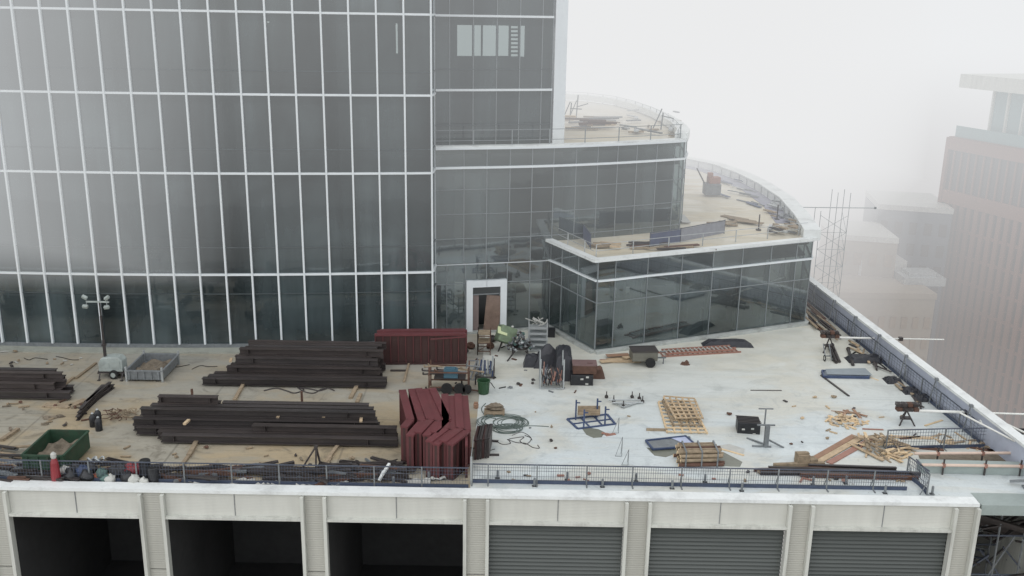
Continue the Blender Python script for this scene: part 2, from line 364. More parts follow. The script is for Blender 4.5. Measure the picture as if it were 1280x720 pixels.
# podium building (front facade)
YF = 36.8
pod = thing('podium_building', (0, YF, -6), 'white panelled podium wall with three dark openings and three grey louvred bays', 'building')
MB().box((-15, YF+.28, .075), (70, .62, .15)).build('coping', m_white, pod)
MB().prism([(-50, YF+.0), (20.0, YF+.0), (20.0, YF+.58), (-50, YF+.58)], -.03, .0).build('coping_soffit', m_trim, pod)
fx = [-21.35-1.0, -21.35, -15.64, -14.68, -8.76, -7.8, -1.84, -.88, 5.03, 6.02, 11.97, 12.93, 18.99, 19.95]
fx = [-34.9, -29.1, -28.15] + fx
for x in fx:
    MB().box((x, YF-.02, -8.05), (.14, .34, 16.0)).build('fin', m_trim, pod)
bays = [(-34.9, -29.1), (-28.15, -22.35), (-21.35, -15.64), (-14.68, -8.76), (-7.8, -1.84), (-.88, 5.03), (6.02, 11.97), (12.93, 18.99)]
for i, (a, b) in enumerate(bays):
    MB().box(((a+b)/2, YF+.12, -.56), (b-a-.15, .1, 1.05)).build('spandrel_panel', m_span, pod)
    MB().box(((a+b)/2, YF+.0, -1.13), (b-a-.15, .3, .11)).build('lintel', m_trim, pod)
    MB().box(((a+b)/2+.05, YF+.06, -.56), (.025, .03, 1.0)).build('panel_joint', m_galvd, pod)
    if i >= 5:
        g = MB(); z = -1.2
        while z > -9:
            g.quad((a+.07, YF+.16, z), (b-.07, YF+.16, z), (b-.07, YF+.28, z-.05), (a+.07, YF+.28, z-.05))
            g.quad((a+.07, YF+.28, z-.05), (b-.07, YF+.28, z-.05), (b-.07, YF+.14, z-.19), (a+.07, YF+.14, z-.19)); z -= .19
        g.build('louvre', m_louv, pod)
    else:
        g = MB()
        g.quad((a, YF+.3, -1.2), (a, YF+9, -1.2), (a, YF+9, -9), (a, YF+.3, -9)); g.quad((b, YF+.3, -1.2), (b, YF+9, -1.2), (b, YF+9, -9), (b, YF+.3, -9))
        g.quad((a, YF+9, -1.2), (b, YF+9, -1.2), (b, YF+9, -9), (a, YF+9, -9)); g.quad((a, YF+.3, -9), (b, YF+.3, -9), (b, YF+9, -9), (a, YF+9, -9))
        pass
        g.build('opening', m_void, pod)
piers = [(-29.1, -28.15), (-22.35, -21.35), (-15.64, -14.68), (-8.76, -7.8), (-1.84, -.88), (5.03, 6.02), (11.97, 12.93), (18.99, 19.95)]
for a, b in piers:
    MB().box(((a+b)/2, YF+.13, -1.88), (b-a-.15, .1, 3.7)).box(((a+b)/2, YF+.13, -7.2), (b-a-.15, .1, 6.85)).build('pier_panel', m_pier, pod)
MB().box((20.05, YF+6.1, -8.2), (.12, 11.8, 16)).build('side_wall', m_void, pod)  # trim wall coloured dark to imitate the shade of the gap
MB().box((20.05, YF+.1, -8.2), (.12, .2, 16)).build('corner_trim', m_trim, pod)

# ------------------------------------------------------------------ curtain-wall towers
def offs(pts, d):
    out = []
    for i, q in enumerate(pts):
        a = pts[max(i-1, 0)]; b = pts[min(i+1, len(pts)-1)]; t = Vector((b[0]-a[0], b[1]-a[1])).normalized()
        out.append((q[0]+t.y*d, q[1]-t.x*d))
    return out
def band(mb, pts, d0, d1, z0, z1):
    A, B = offs(pts, d0), offs(pts, d1); n = len(pts)
    for i in range(n-1):
        q = [A[i], A[i+1], B[i+1], B[i]]
        vs = [(x, y, z) for z in (z0, z1) for x, y in q]
        mb.add(vs, [(0, 1, 2, 3), (7, 6, 5, 4), (0, 4, 5, 1), (2, 6, 7, 3)] + ([(0, 3, 7, 4)] if i == 0 else []) + ([(1, 5, 6, 2)] if i == n-2 else []))
    return mb
rg = random.Random(3)
def pane(mb, a, b, z0, z1, tilt=.006):
    d = Vector((b[0]-a[0], b[1]-a[1], 0)).normalized(); nrm = Vector((d.y, -d.x, 0))
    j = [nrm*(rg.uniform(-tilt, tilt)) for _ in range(2)]; jz = nrm*rg.uniform(-tilt, tilt)
    A, B = Vector((a[0], a[1], 0)), Vector((b[0], b[1], 0))
    mb.quad(A+j[0]+Vector((0, 0, z0)), B+j[1]+Vector((0, 0, z0)), B+j[1]+jz+Vector((0, 0, z1)), A+j[0]+jz+Vector((0, 0, z1)))
def curtain(root, pts, zs, thins, glass, fin=(.1, .26), finm=None, tr=(.16, .16), trm=None, thinw=.05, skip=None, stuff_after=None, zfin=None):
    n = len(pts); cnt = 0; extra = MB()
    for i in range(n-1, 0, -1):
        a, b = pts[i-1], pts[i]
        for k in range(len(zs)-1):
            if skip and (i-1, k) in skip: continue
            mid = [t for t in thins if zs[k] < t < zs[k+1]]; lv = [zs[k]] + mid + [zs[k+1]]
            mb = MB() if (stuff_after is None or cnt < stuff_after) else extra
            for u, v in zip(lv, lv[1:]): pane(mb, a, b, u, v, .006 if glass is m_glassT else .0015)
            if mb is not extra: mb.build('window', glass, root)
            cnt += 1
    if extra.v: extra.build('window', glass, root)['kind'] = 'stuff'
    for i, q in enumerate(pts):
        a = pts[max(i-1, 0)]; b = pts[min(i+1, n-1)]; t = Vector((b[0]-a[0], b[1]-a[1])).normalized(); ang = math.atan2(t.y, t.x)
        nr = Vector((t.y, -t.x)); c = Vector(q) + nr*(fin[1]/2-.04)
        z0, z1 = zfin or (zs[0], zs[-1])
        MB().box((c.x, c.y, (z0+z1)/2), (fin[0], fin[1], z1-z0), ang).build('mullion', finm or m_fin, root)
    for k, z in enumerate(zs):
        if k == 0: continue
        band(MB(), pts, -.05, tr[1]+.015, z-tr[0]/2, z+tr[0]/2).build('transom', trm or m_fin, root)
    for z in thins: band(MB(), pts, -.04, .05, z-thinw/2, z+thinw/2).build('glazing_bar', m_bard if glass is m_glassT else m_mull, root)

def ty(x): return 54.38 + .0036*(x+27)**2 if x > -27 else 54.38 + .002*(x+27)**2
tpts = [(-4.83-1.503*k, ty(-4.83-1.503*k)) for k in range(27)][::-1]
tw = thing('glass_tower', (-24, 60, 0), 'tall curved glass tower with white fins standing behind the long beam stacks', 'building')
tz = [.3, 4.62, 10.63, 15.1, 19.56, 24.0, 28.5]; tth = [3.42, 6.25, 12.0, 16.4, 20.85, 25.3]
curtain(tw, tpts, tz, tth, m_glassT, fin=(.1, .22), tr=(.12, .12), stuff_after=100)
band(MB(), tpts, -.3, .1, 0, .3).build('plinth', m_galvd, tw)
band(MB(), tpts, .11, .95, 0, .09).build('kerb', m_kerb, tw)
for k, z in enumerate([4.45, 10.45, 14.9, 19.4, 23.8, 28.4]):
    A = offs(tpts, -.35); MB().prism(A + [(A[-1][0], 68), (A[0][0], 68)], z-.35, z).build('floor_slab', m_int, tw)
MB().box((-24, 64.5, 14), (40, .3, 28)).build('core_wall', m_intd, tw)
for x in range(-40, -5, 6):
    MB().lathe((x-.8, ty(x)+2.2, 0), [(.35, .1), (.35, 28)], 12).build('column', m_int, tw)
for px, py in ((335, 25), (341, 218), (5, 218), (333, 218)):
    q = PY(px, py, 55.6); MB().box(q, (.12, .05, .28)).build('lamp', m_lamp, tw)
# return wall between tower corner and the recessed wall
ep = [tpts[-1], (-4.76, 57.7)]
curtain(tw, [(-4.8, 56.3), (-4.78, 57.8)], tz, tth, m_glassT, fin=(.06, .06), tr=(.1, .08))

# podium middle block with entrance (storeys below the upper roof)
mpx = [(-4.75, 57.9), (-3.05, 58.32), (-1.66, 58.62), (-.25, 58.95), (1.12, 59.31), (2.46, 59.7), (3.88, 60.2), (5.27, 60.75), (6.58, 61.3), (7.87, 61.9), (9.25, 62.58), (10.53, 63.25), (11.19, 63.66)]
mid = thing('podium_block', (3, 64, 0), 'curved grey glass block with the white framed doorway, below the round upper roof', 'building')
mz = [.15, 4.6, 10.63, 11.8]; mth = [3.3, 6.2, 7.75, 9.28]
DL, DR = -2.95, -.32
# ground storey: panes left and right of the doorway
def my(x):
    for a, b in zip(mpx, mpx[1:]):
        if a[0] <= x <= b[0]: return a[1]+(b[1]-a[1])*(x-a[0])/(b[0]-a[0])
curtain(mid, mpx, mz[1:], mth[1:], m_glassB, fin=(.05, .07), finm=m_mull, tr=(.13, .14), thinw=.035)
for seg in ([mpx[0], (-4.1, my(-4.1)), (DL, my(DL))], [(DR, my(DR)), mpx[4], (2.46, 59.7), (3.4, 60.03)]):
    curtain(mid, seg, [.15, 4.55], [3.3], m_glassB, fin=(.05, .07), finm=m_mull, tr=(.03, .05), thinw=.035)
curtain(mid, [(DL, my(DL)), (-1.63, my(-1.63)), (DR, my(DR))], [3.5, 4.55], [], m_glassB, fin=(.05, .07), finm=m_mull, tr=(.03, .05))
band(MB(), mpx[:7], -.2, .25, 0, .15).build('plinth', m_kerb2, mid)
edge = [(11.25, 63.8), (11.75, 66), (11.95, 69.6), (11.9, 74), (11.55, 78.7), (10.7, 84), (9.4, 88.6), (7, 92), (4, 93.2), (1, 93.5)]
curtain(mid, edge[:5], [5.9, 10.63, 11.8], [7.75, 9.28], m_glassB, fin=(.05, .07), finm=m_mull, tr=(.13, .14), thinw=.035)
roofline = mpx + edge
band(MB(), roofline, -.45, .12, 11.8, 11.95).build('coping', m_white, mid)
band(MB(), edge, -.7, .16, 11.79, 12.3).build('coping', m_white, mid)
MB().prism(offs(roofline, -.4) + [(-4.7, 93)], 11.4, 11.7).build('roof', m_roof, mid)
MB().prism(offs(mpx, -.4) + [(11, 70), (-4.7, 66)], 4.2, 4.5).prism(offs(mpx, -.4) + [(11, 70), (-4.7, 66)], 10.2, 10.5).build('floor_slab', m_int, mid)
MB().box((3.4, 69, 5.9), (16, .3, 11)).build('core_wall', m_intd, mid)
for x in (-1.8, 3.5, 8.6): MB().lathe((x, 62.4+x*.35, 0), [(.3, .1), (.3, 11.3)], 12).build('column', m_int, mid)
# doorway
ang = math.atan2(my(DR)-my(DL), DR-DL); dc = ((DL+DR)/2, my((DL+DR)/2)); tv = Vector((math.cos(ang), math.sin(ang))); nv = Vector((tv.y, -tv.x))
def dp(u, o, z): q = Vector(dc)+tv*u+nv*o; return (q.x, q.y, z)
fr = MB(); hw = (DR-DL)/2-.02
for u in (-hw+.2, hw-.2): fr.box(dp(u, .05, 1.76), (.4, .36, 3.48), ang)
for u in (-.47, .47): fr.box(dp(u, .05, 3.27), (.92, .35, .42), ang)
fr.build('door_frame', m_fin, mid)
door = MB().box(dp(0, .0, 2.83), (1.85, .12, .46), ang).build('door_head', m_intd, mid)
dr = MB()
for u in (-.9, .9): dr.box(dp(u, .02, 1.33), (.08, .14, 2.5), ang)
dr.box(dp(0, .02, 2.56), (1.88, .14, .08), ang); dr.build('door_lining', m_galvd, mid)
MB().box(dp(-.68, -.05, 1.25), (.42, .05, 2.45), ang).build('door', M('door_pinkgrey', (134, 118, 114), .6, .1), mid)
MB().box(dp(.42, .08, 1.3), (.98, .05, 2.3), ang-.1, 0, math.radians(5)).build('door', M('door_board', (128, 108, 96), .7, .2, 2, grime=.4), mid, label='loose brown door leaf leaning open in the doorway')
MB().box(dp(0, -1.6, 1.5), (2.4, .1, 3), ang).build('lobby_wall', m_intd, mid)

# upper tower wing rising behind the upper roof
wp = [(-4.9, 59.9), (-4.04, 60.15), (-2.62, 60.5), (-1.19, 60.9), (.23, 61.25), (1.61, 61.65), (2.27, 61.85)]
wing = thing('tower_wing', (-1, 64, 11.7), 'narrow upper glass wing with bright openings, white corner pier at its right end', 'building')
wz = [11.72, 15.1, 19.5, 24.0, 28.5]; wth = [12.95, 16.35, 20.8, 25.3]
curtain(wing, wp, wz, wth, m_glassT, fin=(.05, .08), finm=m_mull, tr=(.13, .14))
MB().box((2.68, 62.4, 20.1), (.78, .9, 16.8), .27).build('corner_pier', m_fin, wing)
curtain(wing, [(3.02, 62.8), (3.2, 66), (3.3, 70)], wz, wth, m_glassT, fin=(.05, .08), finm=m_mull, tr=(.13, .14))
for z in (14.9, 19.3, 23.8): MB().prism([(-4.7, 60.4), (2.3, 62.2), (2.9, 70), (-4.7, 70)], z-.35, z).build('floor_slab', m_int, wing)
MB().box((-1, 66, 20), (7.4, .2, 17)).build('core_wall', m_intd, wing)
for a, b, c, d in ((571, 590, 30, 70), (592.5, 601, 31, 70), (603, 620, 31, 70), (622.5, 636, 31, 70), (650, 656, 31, 71)):
    q0, q1 = PY(a, d, 61.9), PY(b, c, 61.9); MB().box(((q0.x+q1.x)/2, 62.2, (q0.z+q1.z)/2), (q1.x-q0.x, .05, q1.z-q0.z), .27).build('opening', m_day, wing)  # solid glowing panels in place of daylight through the wing
lad = MB()
for k in range(8):
    q = PY(643, 34+k*5, 61.9); lad.box(q, (.42, .05, .13), .27)
lad.build('opening', m_day, wing, label='glowing slats in place of a daylit opening')
q = PY(496, 47, 56.4); MB().box(q, (.1, .05, 1.75)).build('lamp', m_day, tw)  # upright strip glowing with the same daylight emission

# low front block
lf_pts = [(2.05, 60.35), (3.13, 58.55), (4.05, 56.76), (5.06, 54.98)]
rt_pts = [(5.06, 54.98), (6.14, 55.41), (8.19, 56.38), (10.42, 57.32), (12.5, 58.19), (14.53, 59.09), (16.57, 60.01), (18.45, 60.85), (19.57, 61.34)]
low = thing('low_glass_block', (11, 62, 0), 'single storey dark glass block with a sharp corner and a round white edged roof', 'building')
curtain(low, lf_pts, [.25, 4.56, 5.78], [3.18], m_glassB, fin=(.05, .08), finm=m_mull, tr=(.11, .13), thinw=.05)
curtain(low, rt_pts, [.25, 4.56, 5.78], [3.18], m_glassB, fin=(.05, .08), finm=m_mull, tr=(.11, .13), thinw=.05)
for q, nx in [(x, 1) for x in lf_pts[1:-1]] + [(x, 2) for x in rt_pts[1:-1]]:
    dv = Vector((-.12, .3)) if nx == 2 else Vector((.35, .05))
    MB().box((q[0]+dv.x, q[1]+dv.y, 2.3), (.16, .3, 4.1), .42 if nx == 2 else -1.1).build('inner_frame', m_white, low)
back = [(19.62, 61.5), (20.5, 66), (21.15, 72.5), (21.0, 78.8), (20.4, 84), (19.2, 89), (17.0, 92.5), (14.2, 94.6), (11, 95.2)]
curtain(low, back[:3], [.25, 4.56, 5.78], [3.18], m_glassB, fin=(.05, .08), finm=m_mull, tr=(.11, .13), thinw=.05)
rl = lf_pts + rt_pts[1:] + back
band(MB(), lf_pts, -.15, .3, 0, .2).build('plinth', m_kerb2, low); band(MB(), rt_pts + back, -.15, .32, 0, .205).build('plinth', m_kerb2, low)
band(MB(), [(1.6, 60.6), (4.78, 54.5)], -.42, .05, 5.8, 5.98).build('coping', m_white, low)
band(MB(), [(4.8, 54.45), (19.75, 61.2)], -.42, .05, 5.801, 5.981).build('coping', m_white, low)
band(MB(), [(19.8, 61.2)] + back[1:], -.9, .2, 5.802, 6.5).build('coping', m_white, low)
band(MB(), back[1:], -2.1, -.75, 5.79, 5.86).build('gutter_strip', m_track, low)
MB().prism([(2.3, 60.2), (5.0, 55.2), (19.4, 61.6)] + offs(back, -.7)[1:] + [(11, 80), (11.3, 66), (11, 63.9), (5.3, 61.1)], 5.45, 5.82).build('roof', m_roof, low)
MB().prism([(2.6, 60.3), (5.2, 55.6), (19.3, 61.8), (20, 72), (11.5, 72), (3.8, 61.5)], 4.62, 4.75).build('ceiling_panel', m_int, low)
MB().prism([(2.6, 60.3), (5.2, 55.4), (19.4, 61.7), (20.3, 72), (11.5, 72), (3.8, 61.5)], .03, .06).build('floor_slab', m_int, low)
MB().box((12.5, 70.5, 2.4), (15, .2, 4.5), .3).build('core_wall', m_intd, low)
for x, y in ((7, 59.5), (11.5, 61.8), (16, 64.3), (9, 65), (14.5, 68)):
    MB().lathe((x, y, 0), [(.3, .06), (.3, 4.6)], 12).build('column', m_int, low)
# things lying inside the block, seen through the glass
for i, (x, y, sx_, sy_, sz_, mm, lb) in enumerate([(9.3, 59.6, .9, .7, 1.0, m_ply, 'brown carton standing inside behind the third pane of the low block'), (13.6, 62.0, 1.6, .6, .8, m_sheet, 'white wrapped pallet load inside the middle of the low block'), (17.0, 63.0, .8, .8, 1.2, m_ygreen, 'pale green cabinet inside near the far end of the low block'), (3.9, 59.3, .35, .3, 1.6, m_ygreen, 'yellow green upright block added for an unclear blur behind the left face glass')]):
    one(MB().box((x, y, .06+sz_/2), (sx_, sy_, sz_), .4).box((x, y, .06+sz_+.03), (sx_*.8, sy_*.8, .06), .5), ['carton', 'pallet_load', 'cabinet', 'green_block'][i], mm, lb, ['carton', 'pallet load', 'cabinet', 'trolley'][i])  # last item is a block added for an unclear yellow green blur
# ================================================================== right parapet and what stands along it
up3 = Vector((0, 0, 1))
pn = Vector((pdir.y, -pdir.x, 0));  pn = -pn if pn.x < 0 else pn      # outward (to +x)
A0, A1 = PB0 - pdir*26, PB0 + pdir*31.2
par = thing('parapet_wall', (PB1.x+.6, PB1.y, 0), 'long white coped parapet wall along the right edge of the terrace', 'parapet')
def slab_wall(mb, a, b, o0, o1, z0, z1):
    q = [a+pn*o0, b+pn*o0, b+pn*o1, a+pn*o1]; return mb.prism([(v.x, v.y) for v in q], z0, z1)
slab_wall(MB(), A0, A1, .25, .5, .0, 1.33).build('wall', M('parapet_grey', (182, 188, 202), .7, .06, .8, grime=.2), par)
slab_wall(MB(), A0, A1, .14, .68, 1.331, 1.47).build('coping', m_white, par)
slab_wall(MB(), A0, A1, .502, .7, -8, 1.32).build('outer_panel', m_trim, par)
def barrier(a, b, h, label, group, foot=True, pitch=.1, mid=.68, toe=.17, name='edge_barrier', m=None):
    a, b = Vector(a), Vector(b); d = (b-a); L_ = d.length; d.normalize(); m = m or m_fence
    t = thing(name, a, label, 'barrier', group)
    z = a.z
    g = MB(); n = max(2, int(L_/pitch)); 
    for k in range(1, n):
        q = a + d*(L_*k/n); g.box((q.x, q.y, z+(h+toe)/2), (.011, .011, h-toe), math.atan2(d.y, d.x))
    for zz in (h*mid, h*.84, h*.4): g.bar(a+up3*zz, b+up3*zz, .012)
    g.build('mesh_infill', m, t)
    fr = MB().bar(a+up3*h, b+up3*h, .045).bar(a+up3*(toe+.02), b+up3*(toe+.02), .03)
    fr.build('rail', m, t)
    MB().bar(a+up3*(toe/2+.01), b+up3*(toe/2+.01), .03, toe).build('toe_board', m_bluep, t)
    sd = Vector((d.y, -d.x, 0))
    for q in (a,):
        g = MB().box((q.x, q.y, z+h*.5), (.06, .05, h*1.04), math.atan2(d.y, d.x))
        if foot: g.bar(q+up3*.03, q+sd*.32+up3*.03, .06, .03); g.bar(q+up3*h*.75, q-sd*.3+up3*.03, .03)
        g.build('post', m_galvd, t)
    return t
fy = 38.12
xs = [P(x, 605+(x-600)*.0135).x for x in (590, 610, 671, 733, 790, 851, 911, 971, 1032, 1090, 1133)]
for i, (a, b) in enumerate(zip(xs, xs[1:])):
    barrier((a, fy, .0), (b-.03, fy, .0), .93, 'steel mesh edge barrier with blue toe board in the row before the pale terrace', 'barriers in the row before the pale terrace')
xl = [xs[0]-.1-2.05*k for k in range(0, 14)][::-1]
for i, (a, b) in enumerate(zip(xl, xl[1:])):
    barrier((a, 37.62, .0), (b-.03, 37.62, .0), .98, 'steel mesh edge barrier in the row before the beam stacks', 'barriers in the row before the beam stacks', foot=False, pitch=.12)
q0, q1 = P(1133, 612), P(1160, 617); q2 = P(1131, 590)
barrier(P(1133, 596), P(1158, 615), 1.0, 'steel mesh barrier turned inward at the corner beside the white coping end', 'corner barriers', pitch=.13)
barrier(P(1160, 618)-Vector((.1, .1, 0)), P(1135, 598)-Vector((-.2, .1, 0)), 1.0, 'second mesh barrier leaning close behind the turned corner barrier', 'corner barriers', pitch=.15)
barrier(P(1107, 563), P(1178, 561), 1.05, 'mesh barrier standing behind the timber boards, left of the pair', None, pitch=.13)
barrier(P(1179, 561), P(1230, 560), 1.05, 'mesh barrier standing behind the timber boards, right of the pair', None, pitch=.13)
n = 13
for k in range(n):
    a = PB0 + pdir*(-3+2.05*k) + pn*.02; b = a + pdir*2.0
    barrier(a, b, 1.0, 'steel mesh barrier standing along the inside of the white parapet wall', 'barriers along the parapet wall', foot=False, pitch=.3)
# short stub posts
for px, py in ((622, 598), (709, 600), (668, 608), (753, 609), (795, 602), (840, 611), (881, 603), (927, 614), (1016, 606), (1057, 605), (1106, 617), (1165, 618), (350, 606), (492, 606), (536, 600)):
    b = P(px, py); tt = thing('stub_post', b, 'short grey capped anchor stub set in the edge of the terrace', 'stub post', 'anchor stubs along the terrace edge')
    MB().lathe(b, [(.055, 0), (.055, .36), (.04, .4)], 8).build('pipe', m_galvd, tt, smooth=False)
    MB().box(b+up3*.01, (.2, .2, .02)).build('base_plate', m_steel, tt)

# steel beams ---------------------------------------------------------
def ibeam(mb, a, b, h=.36, w=.3, t=.035):
    a, b = Vector(a), Vector(b)
    mb.bar(a+up3*(t/2), b+up3*(t/2), w, t); mb.bar(a+up3*(h-t/2), b+up3*(h-t/2), w, t); mb.bar(a+up3*(h/2), b+up3*(h/2), t*.8, h-2*t-.004)
    d = (b-a).normalized(); L_ = (b-a).length
    k = a + d*(L_*random.uniform(.05, .12)); x = Vector((-d.y, d.x, 0))
    for q in (k, k + d*(L_*.82)):
        mb.bar(q - x*(w/2) + up3*(h/2), q + x*(w/2) + up3*(h/2), .02, h-2*t-.01)
    return mb
def stack(name, rows, label, group, h=.36, w=.3, mat=None):
    for (x0, x1, y0, y1, z, *hh) in rows:
        a, b = P(x0, y0, 0), P(x1, y1, 0)
        hh = hh[0] if hh else h
        one(ibeam(MB(), a+up3*z, b+up3*z, hh, w), name, mat or m_steel, label, 'steel beam', group)
LB = 'dark steel beam in the stack against the glass tower'
rows = []
def wrow(xa, xb, yw, z, sk=.0): return (xa, xb, yw, z, sk)
def wstack(rows, label, group, h=.36, w=.34):
    for (x0, x1, y, z, sk) in rows:
        one(ibeam(MB(), (x0, y, z+.1), (x1, y+sk, z+.1), h, w), 'steel_beam', random.choice([m_steel, m_steel, m_steelb]), label, 'steel beam', group)
def bx(px, py): return P(px, py)
# stack B by the tower
yB = P(360, 485).y; L0, L1 = P(252, 484).x, P(483, 484).x
rB = []
for k in range(7): rB.append((L0+(.2*k if k < 3 else 1.5+.1*(k % 3)), L1-(0 if k < 2 else .35+.12*(k % 3)), yB+.15+.42*k, 0, .05))
for k in range(6): rB.append((L0+1.1+.13*((k*5) % 4), L1-.45-.15*((k*3) % 4), yB+1.0+.42*k, .37, .04))
for k in range(5): rB.append((L0+1.55+.2*((k*3) % 4), L1-.6-.2*((k*2) % 3), yB+1.45+.42*k, .74, .0))
for k in range(4): rB.append((L0+1.6+.15*((k*3) % 4), L1-.35-.2*((k*2) % 3), yB+1.9+.42*k, 1.11, .02))
wstack(rB, LB, 'beams stacked against the glass tower')
# stack C in the middle
yC = P(330, 557).y; c0, c1 = P(200, 557).x, P(498, 557).x; c2, c3 = P(163, 545).x, P(478, 530).x
rC = [(c0, c1, yC+.1, 0, .0), (c0-.3, c1-.05, yC+.5, 0, 0), (c2+.3, c3+.5, yC+.92, 0, 0), (c2, c3+.1, yC+1.34, 0, 0), (c2+.3, c3, yC+1.76, 0, 0), (c2+.6, c3-.2, yC+2.2, 0, 0), (c2+.8, c3-.5, yC+2.65, 0, 0),
      (c0+4.2, c1-.1, yC+.55, .37, .0), (c2+.1, c3+.0, yC+1.1, .37, .05), (c2+.45, c3-.1, yC+1.52, .37, 0), (c2+.5, c3-.3, yC+1.94, .37, 0), (c2+.9, c3-.6, yC+2.4, .37, 0),
      (c2+.35, c3-.15, yC+1.45, .74, 0), (c2+.7, c3-.3, yC+1.9, .74, 0), (c2+.9, P(292, 510).x, yC+2.35, .74, 0), (c2+1.0, P(291, 510).x, yC+2.1, 1.11, .0), (P(292, 510).x+.1, c3-.6, yC+2.35, .74, 0)]
wstack(rC, 'dark steel beam in the long stack across the middle of the tan terrace', 'beams in the middle stack')
# stack A at the far left
yA = P(40, 500).y; a1 = P(92, 497).x
rA = [(a1-11, a1-.0, yA+.1, 0, 0), (a1-11, a1-.6, yA+.5, 0, 0), (a1-11, a1-.2, yA+.92, 0, 0), (a1-11, a1-.8, yA+1.34, 0, 0), (a1-11, a1-.9, yA+.35, .37, 0), (a1-11, a1-.5, yA+.8, .37, 0), (a1-11, a1-1.0, yA+1.2, .37, 0), (a1-11, a1-.7, yA+.9, .74, 0), (a1-11, a1-1.2, yA+1.35, .74, 0), (a1-11, a1-1.0, yA+1.8, .2, 0)]
wstack(rA, 'dark steel beam in the stack cut off by the left edge', 'beams in the left stack')
# small diagonal bundle
for k in range(7):
    a = P(97+k*2.2, 526-k*3, 0); b = P(124+k*3, 492-k*1.2, 0)
    one(ibeam(MB(), a+up3*.1*(k % 3), b+up3*.1*(k % 3), .22, .18), 'steel_angle', m_steel, 'short dark steel section in the slanting bundle above the green skip', 'steel section', 'short sections in the slanting bundle')
# timbers under and between the stacks
def timber(px0, py0, px1, py1, label, w=.16, h=.12, z=0, name='timber_bearer', m=None, z1=None, group=None, cat='timber'):
    a = P(px0, py0)+up3*(h/2+z); b = P(px1, py1)+up3*(h/2+(z if z1 is None else z1)); return one(MB().bar(a, b, w, h), name, m or m_timberd, label, cat, group)
timber(222, 590, 240, 566, 'weathered timber bearer reaching from the mesh barriers to the middle stack, lower half')
timber(236, 572, 247, 552, 'weathered timber bearer poking out under the middle of the long stack', .2, .16)
timber(401, 588, 424, 556, 'long weathered timber bearer right of the tripod prop')
timber(408, 585, 418, 562, 'shorter timber lying beside the long bearer right of the tripod prop', .12, .1, z=.0)
timber(293, 502, 305, 481, 'weathered timber bearer between the two long stacks, left one', .18, .14)
timber(438, 499, 447, 483, 'pale timber bearer between the two long stacks, right one', .2, .14)
timber(446, 505, 451, 494, 'short brown timber end beside the pale bearer above the middle stack', .18, .14)
timber(95, 474, 120, 455, 'timber bearer on the deck below the lighting tower', .14, .1)
timber(2, 552, 23, 538, 'timber bearer lying on the tan deck left of the green skip', .2, .14)
timber(80, 482, 92, 473, 'timber bearer end right of the left beam stack', .16, .1)
timber(505, 478, 511, 456, 'thin timber prop lying below the rear red panels', .12, .1)
timber(488, 464, 508, 464, 'dark flat bar lying below the rear red panels', .14, .08, m=m_steel, name='flat_bar', cat='flat bar')
timber(56, 507, 88, 509, 'grey plank lying below the left beam stack', .5, .08, name='plank')
timber(88, 509, 107, 500, 'grey plank end pointing at the slanting bundle', .35, .08, name='plank')
for i, (px, py, s_) in enumerate(((62, 523, .5), (56, 531, .3), (75, 521, .4), (300, 479, .2))):
    one(MB().blob(P(px, py)+up3*.03, (1.4*s_, .7*s_, .16), seed=i, amt=.4), 'rubble_patch', m_rubble, ['grey rubble patch on the deck above the green skip', 'small rubble patch left of the green skip', 'thin rubble patch right of the first above the skip', 'crumb of rubble near the bearer between the stacks'][i], 'rubble')
# upright pins in stacks
for px, py, hh, lb in ((241, 503, .75, 'thin upright pin behind the middle stack, left one'), (378, 512, 1.0, 'upright brown post standing behind the middle stack')):
    one(MB().bar(P(px, py), P(px, py)+up3*hh, .1, .1).box(P(px, py)+up3*.03, (.25, .25, .06)), 'upright_post', m_rust, lb, 'post')
# long thin cables
def hose(name, pts, rad, m, label, cat='cable', z=.03, sub=8, group=None):
    w = [P(x, y)+up3*z for x, y in pts]; out = []
    for i in range(len(w)-1):
        p0, p1, p2, p3 = w[max(i-1, 0)], w[i], w[i+1], w[min(i+2, len(w)-1)]
        for k in range(sub):
            t = k/sub; out.append(.5*((2*p1)+(p2-p0)*t+(2*p0-5*p1+4*p2-p3)*t*t+(3*p1-p0-3*p2+p3)*t**3))
    out.append(w[-1]); return one(MB().tube(out, rad, 6), name, m, label, cat, group)
hose('cable', [(330, 489), (345, 486), (358, 489), (368, 492), (380, 488), (374, 485), (388, 487), (400, 489), (410, 486), (418, 489)], .035, m_steel, 'dark cable snaking on the deck between the two long stacks')
hose('cable', [(372, 485), (380, 490), (392, 492), (402, 487), (414, 486)], .03, m_steel, 'second dark cable tangled over the first between the stacks')
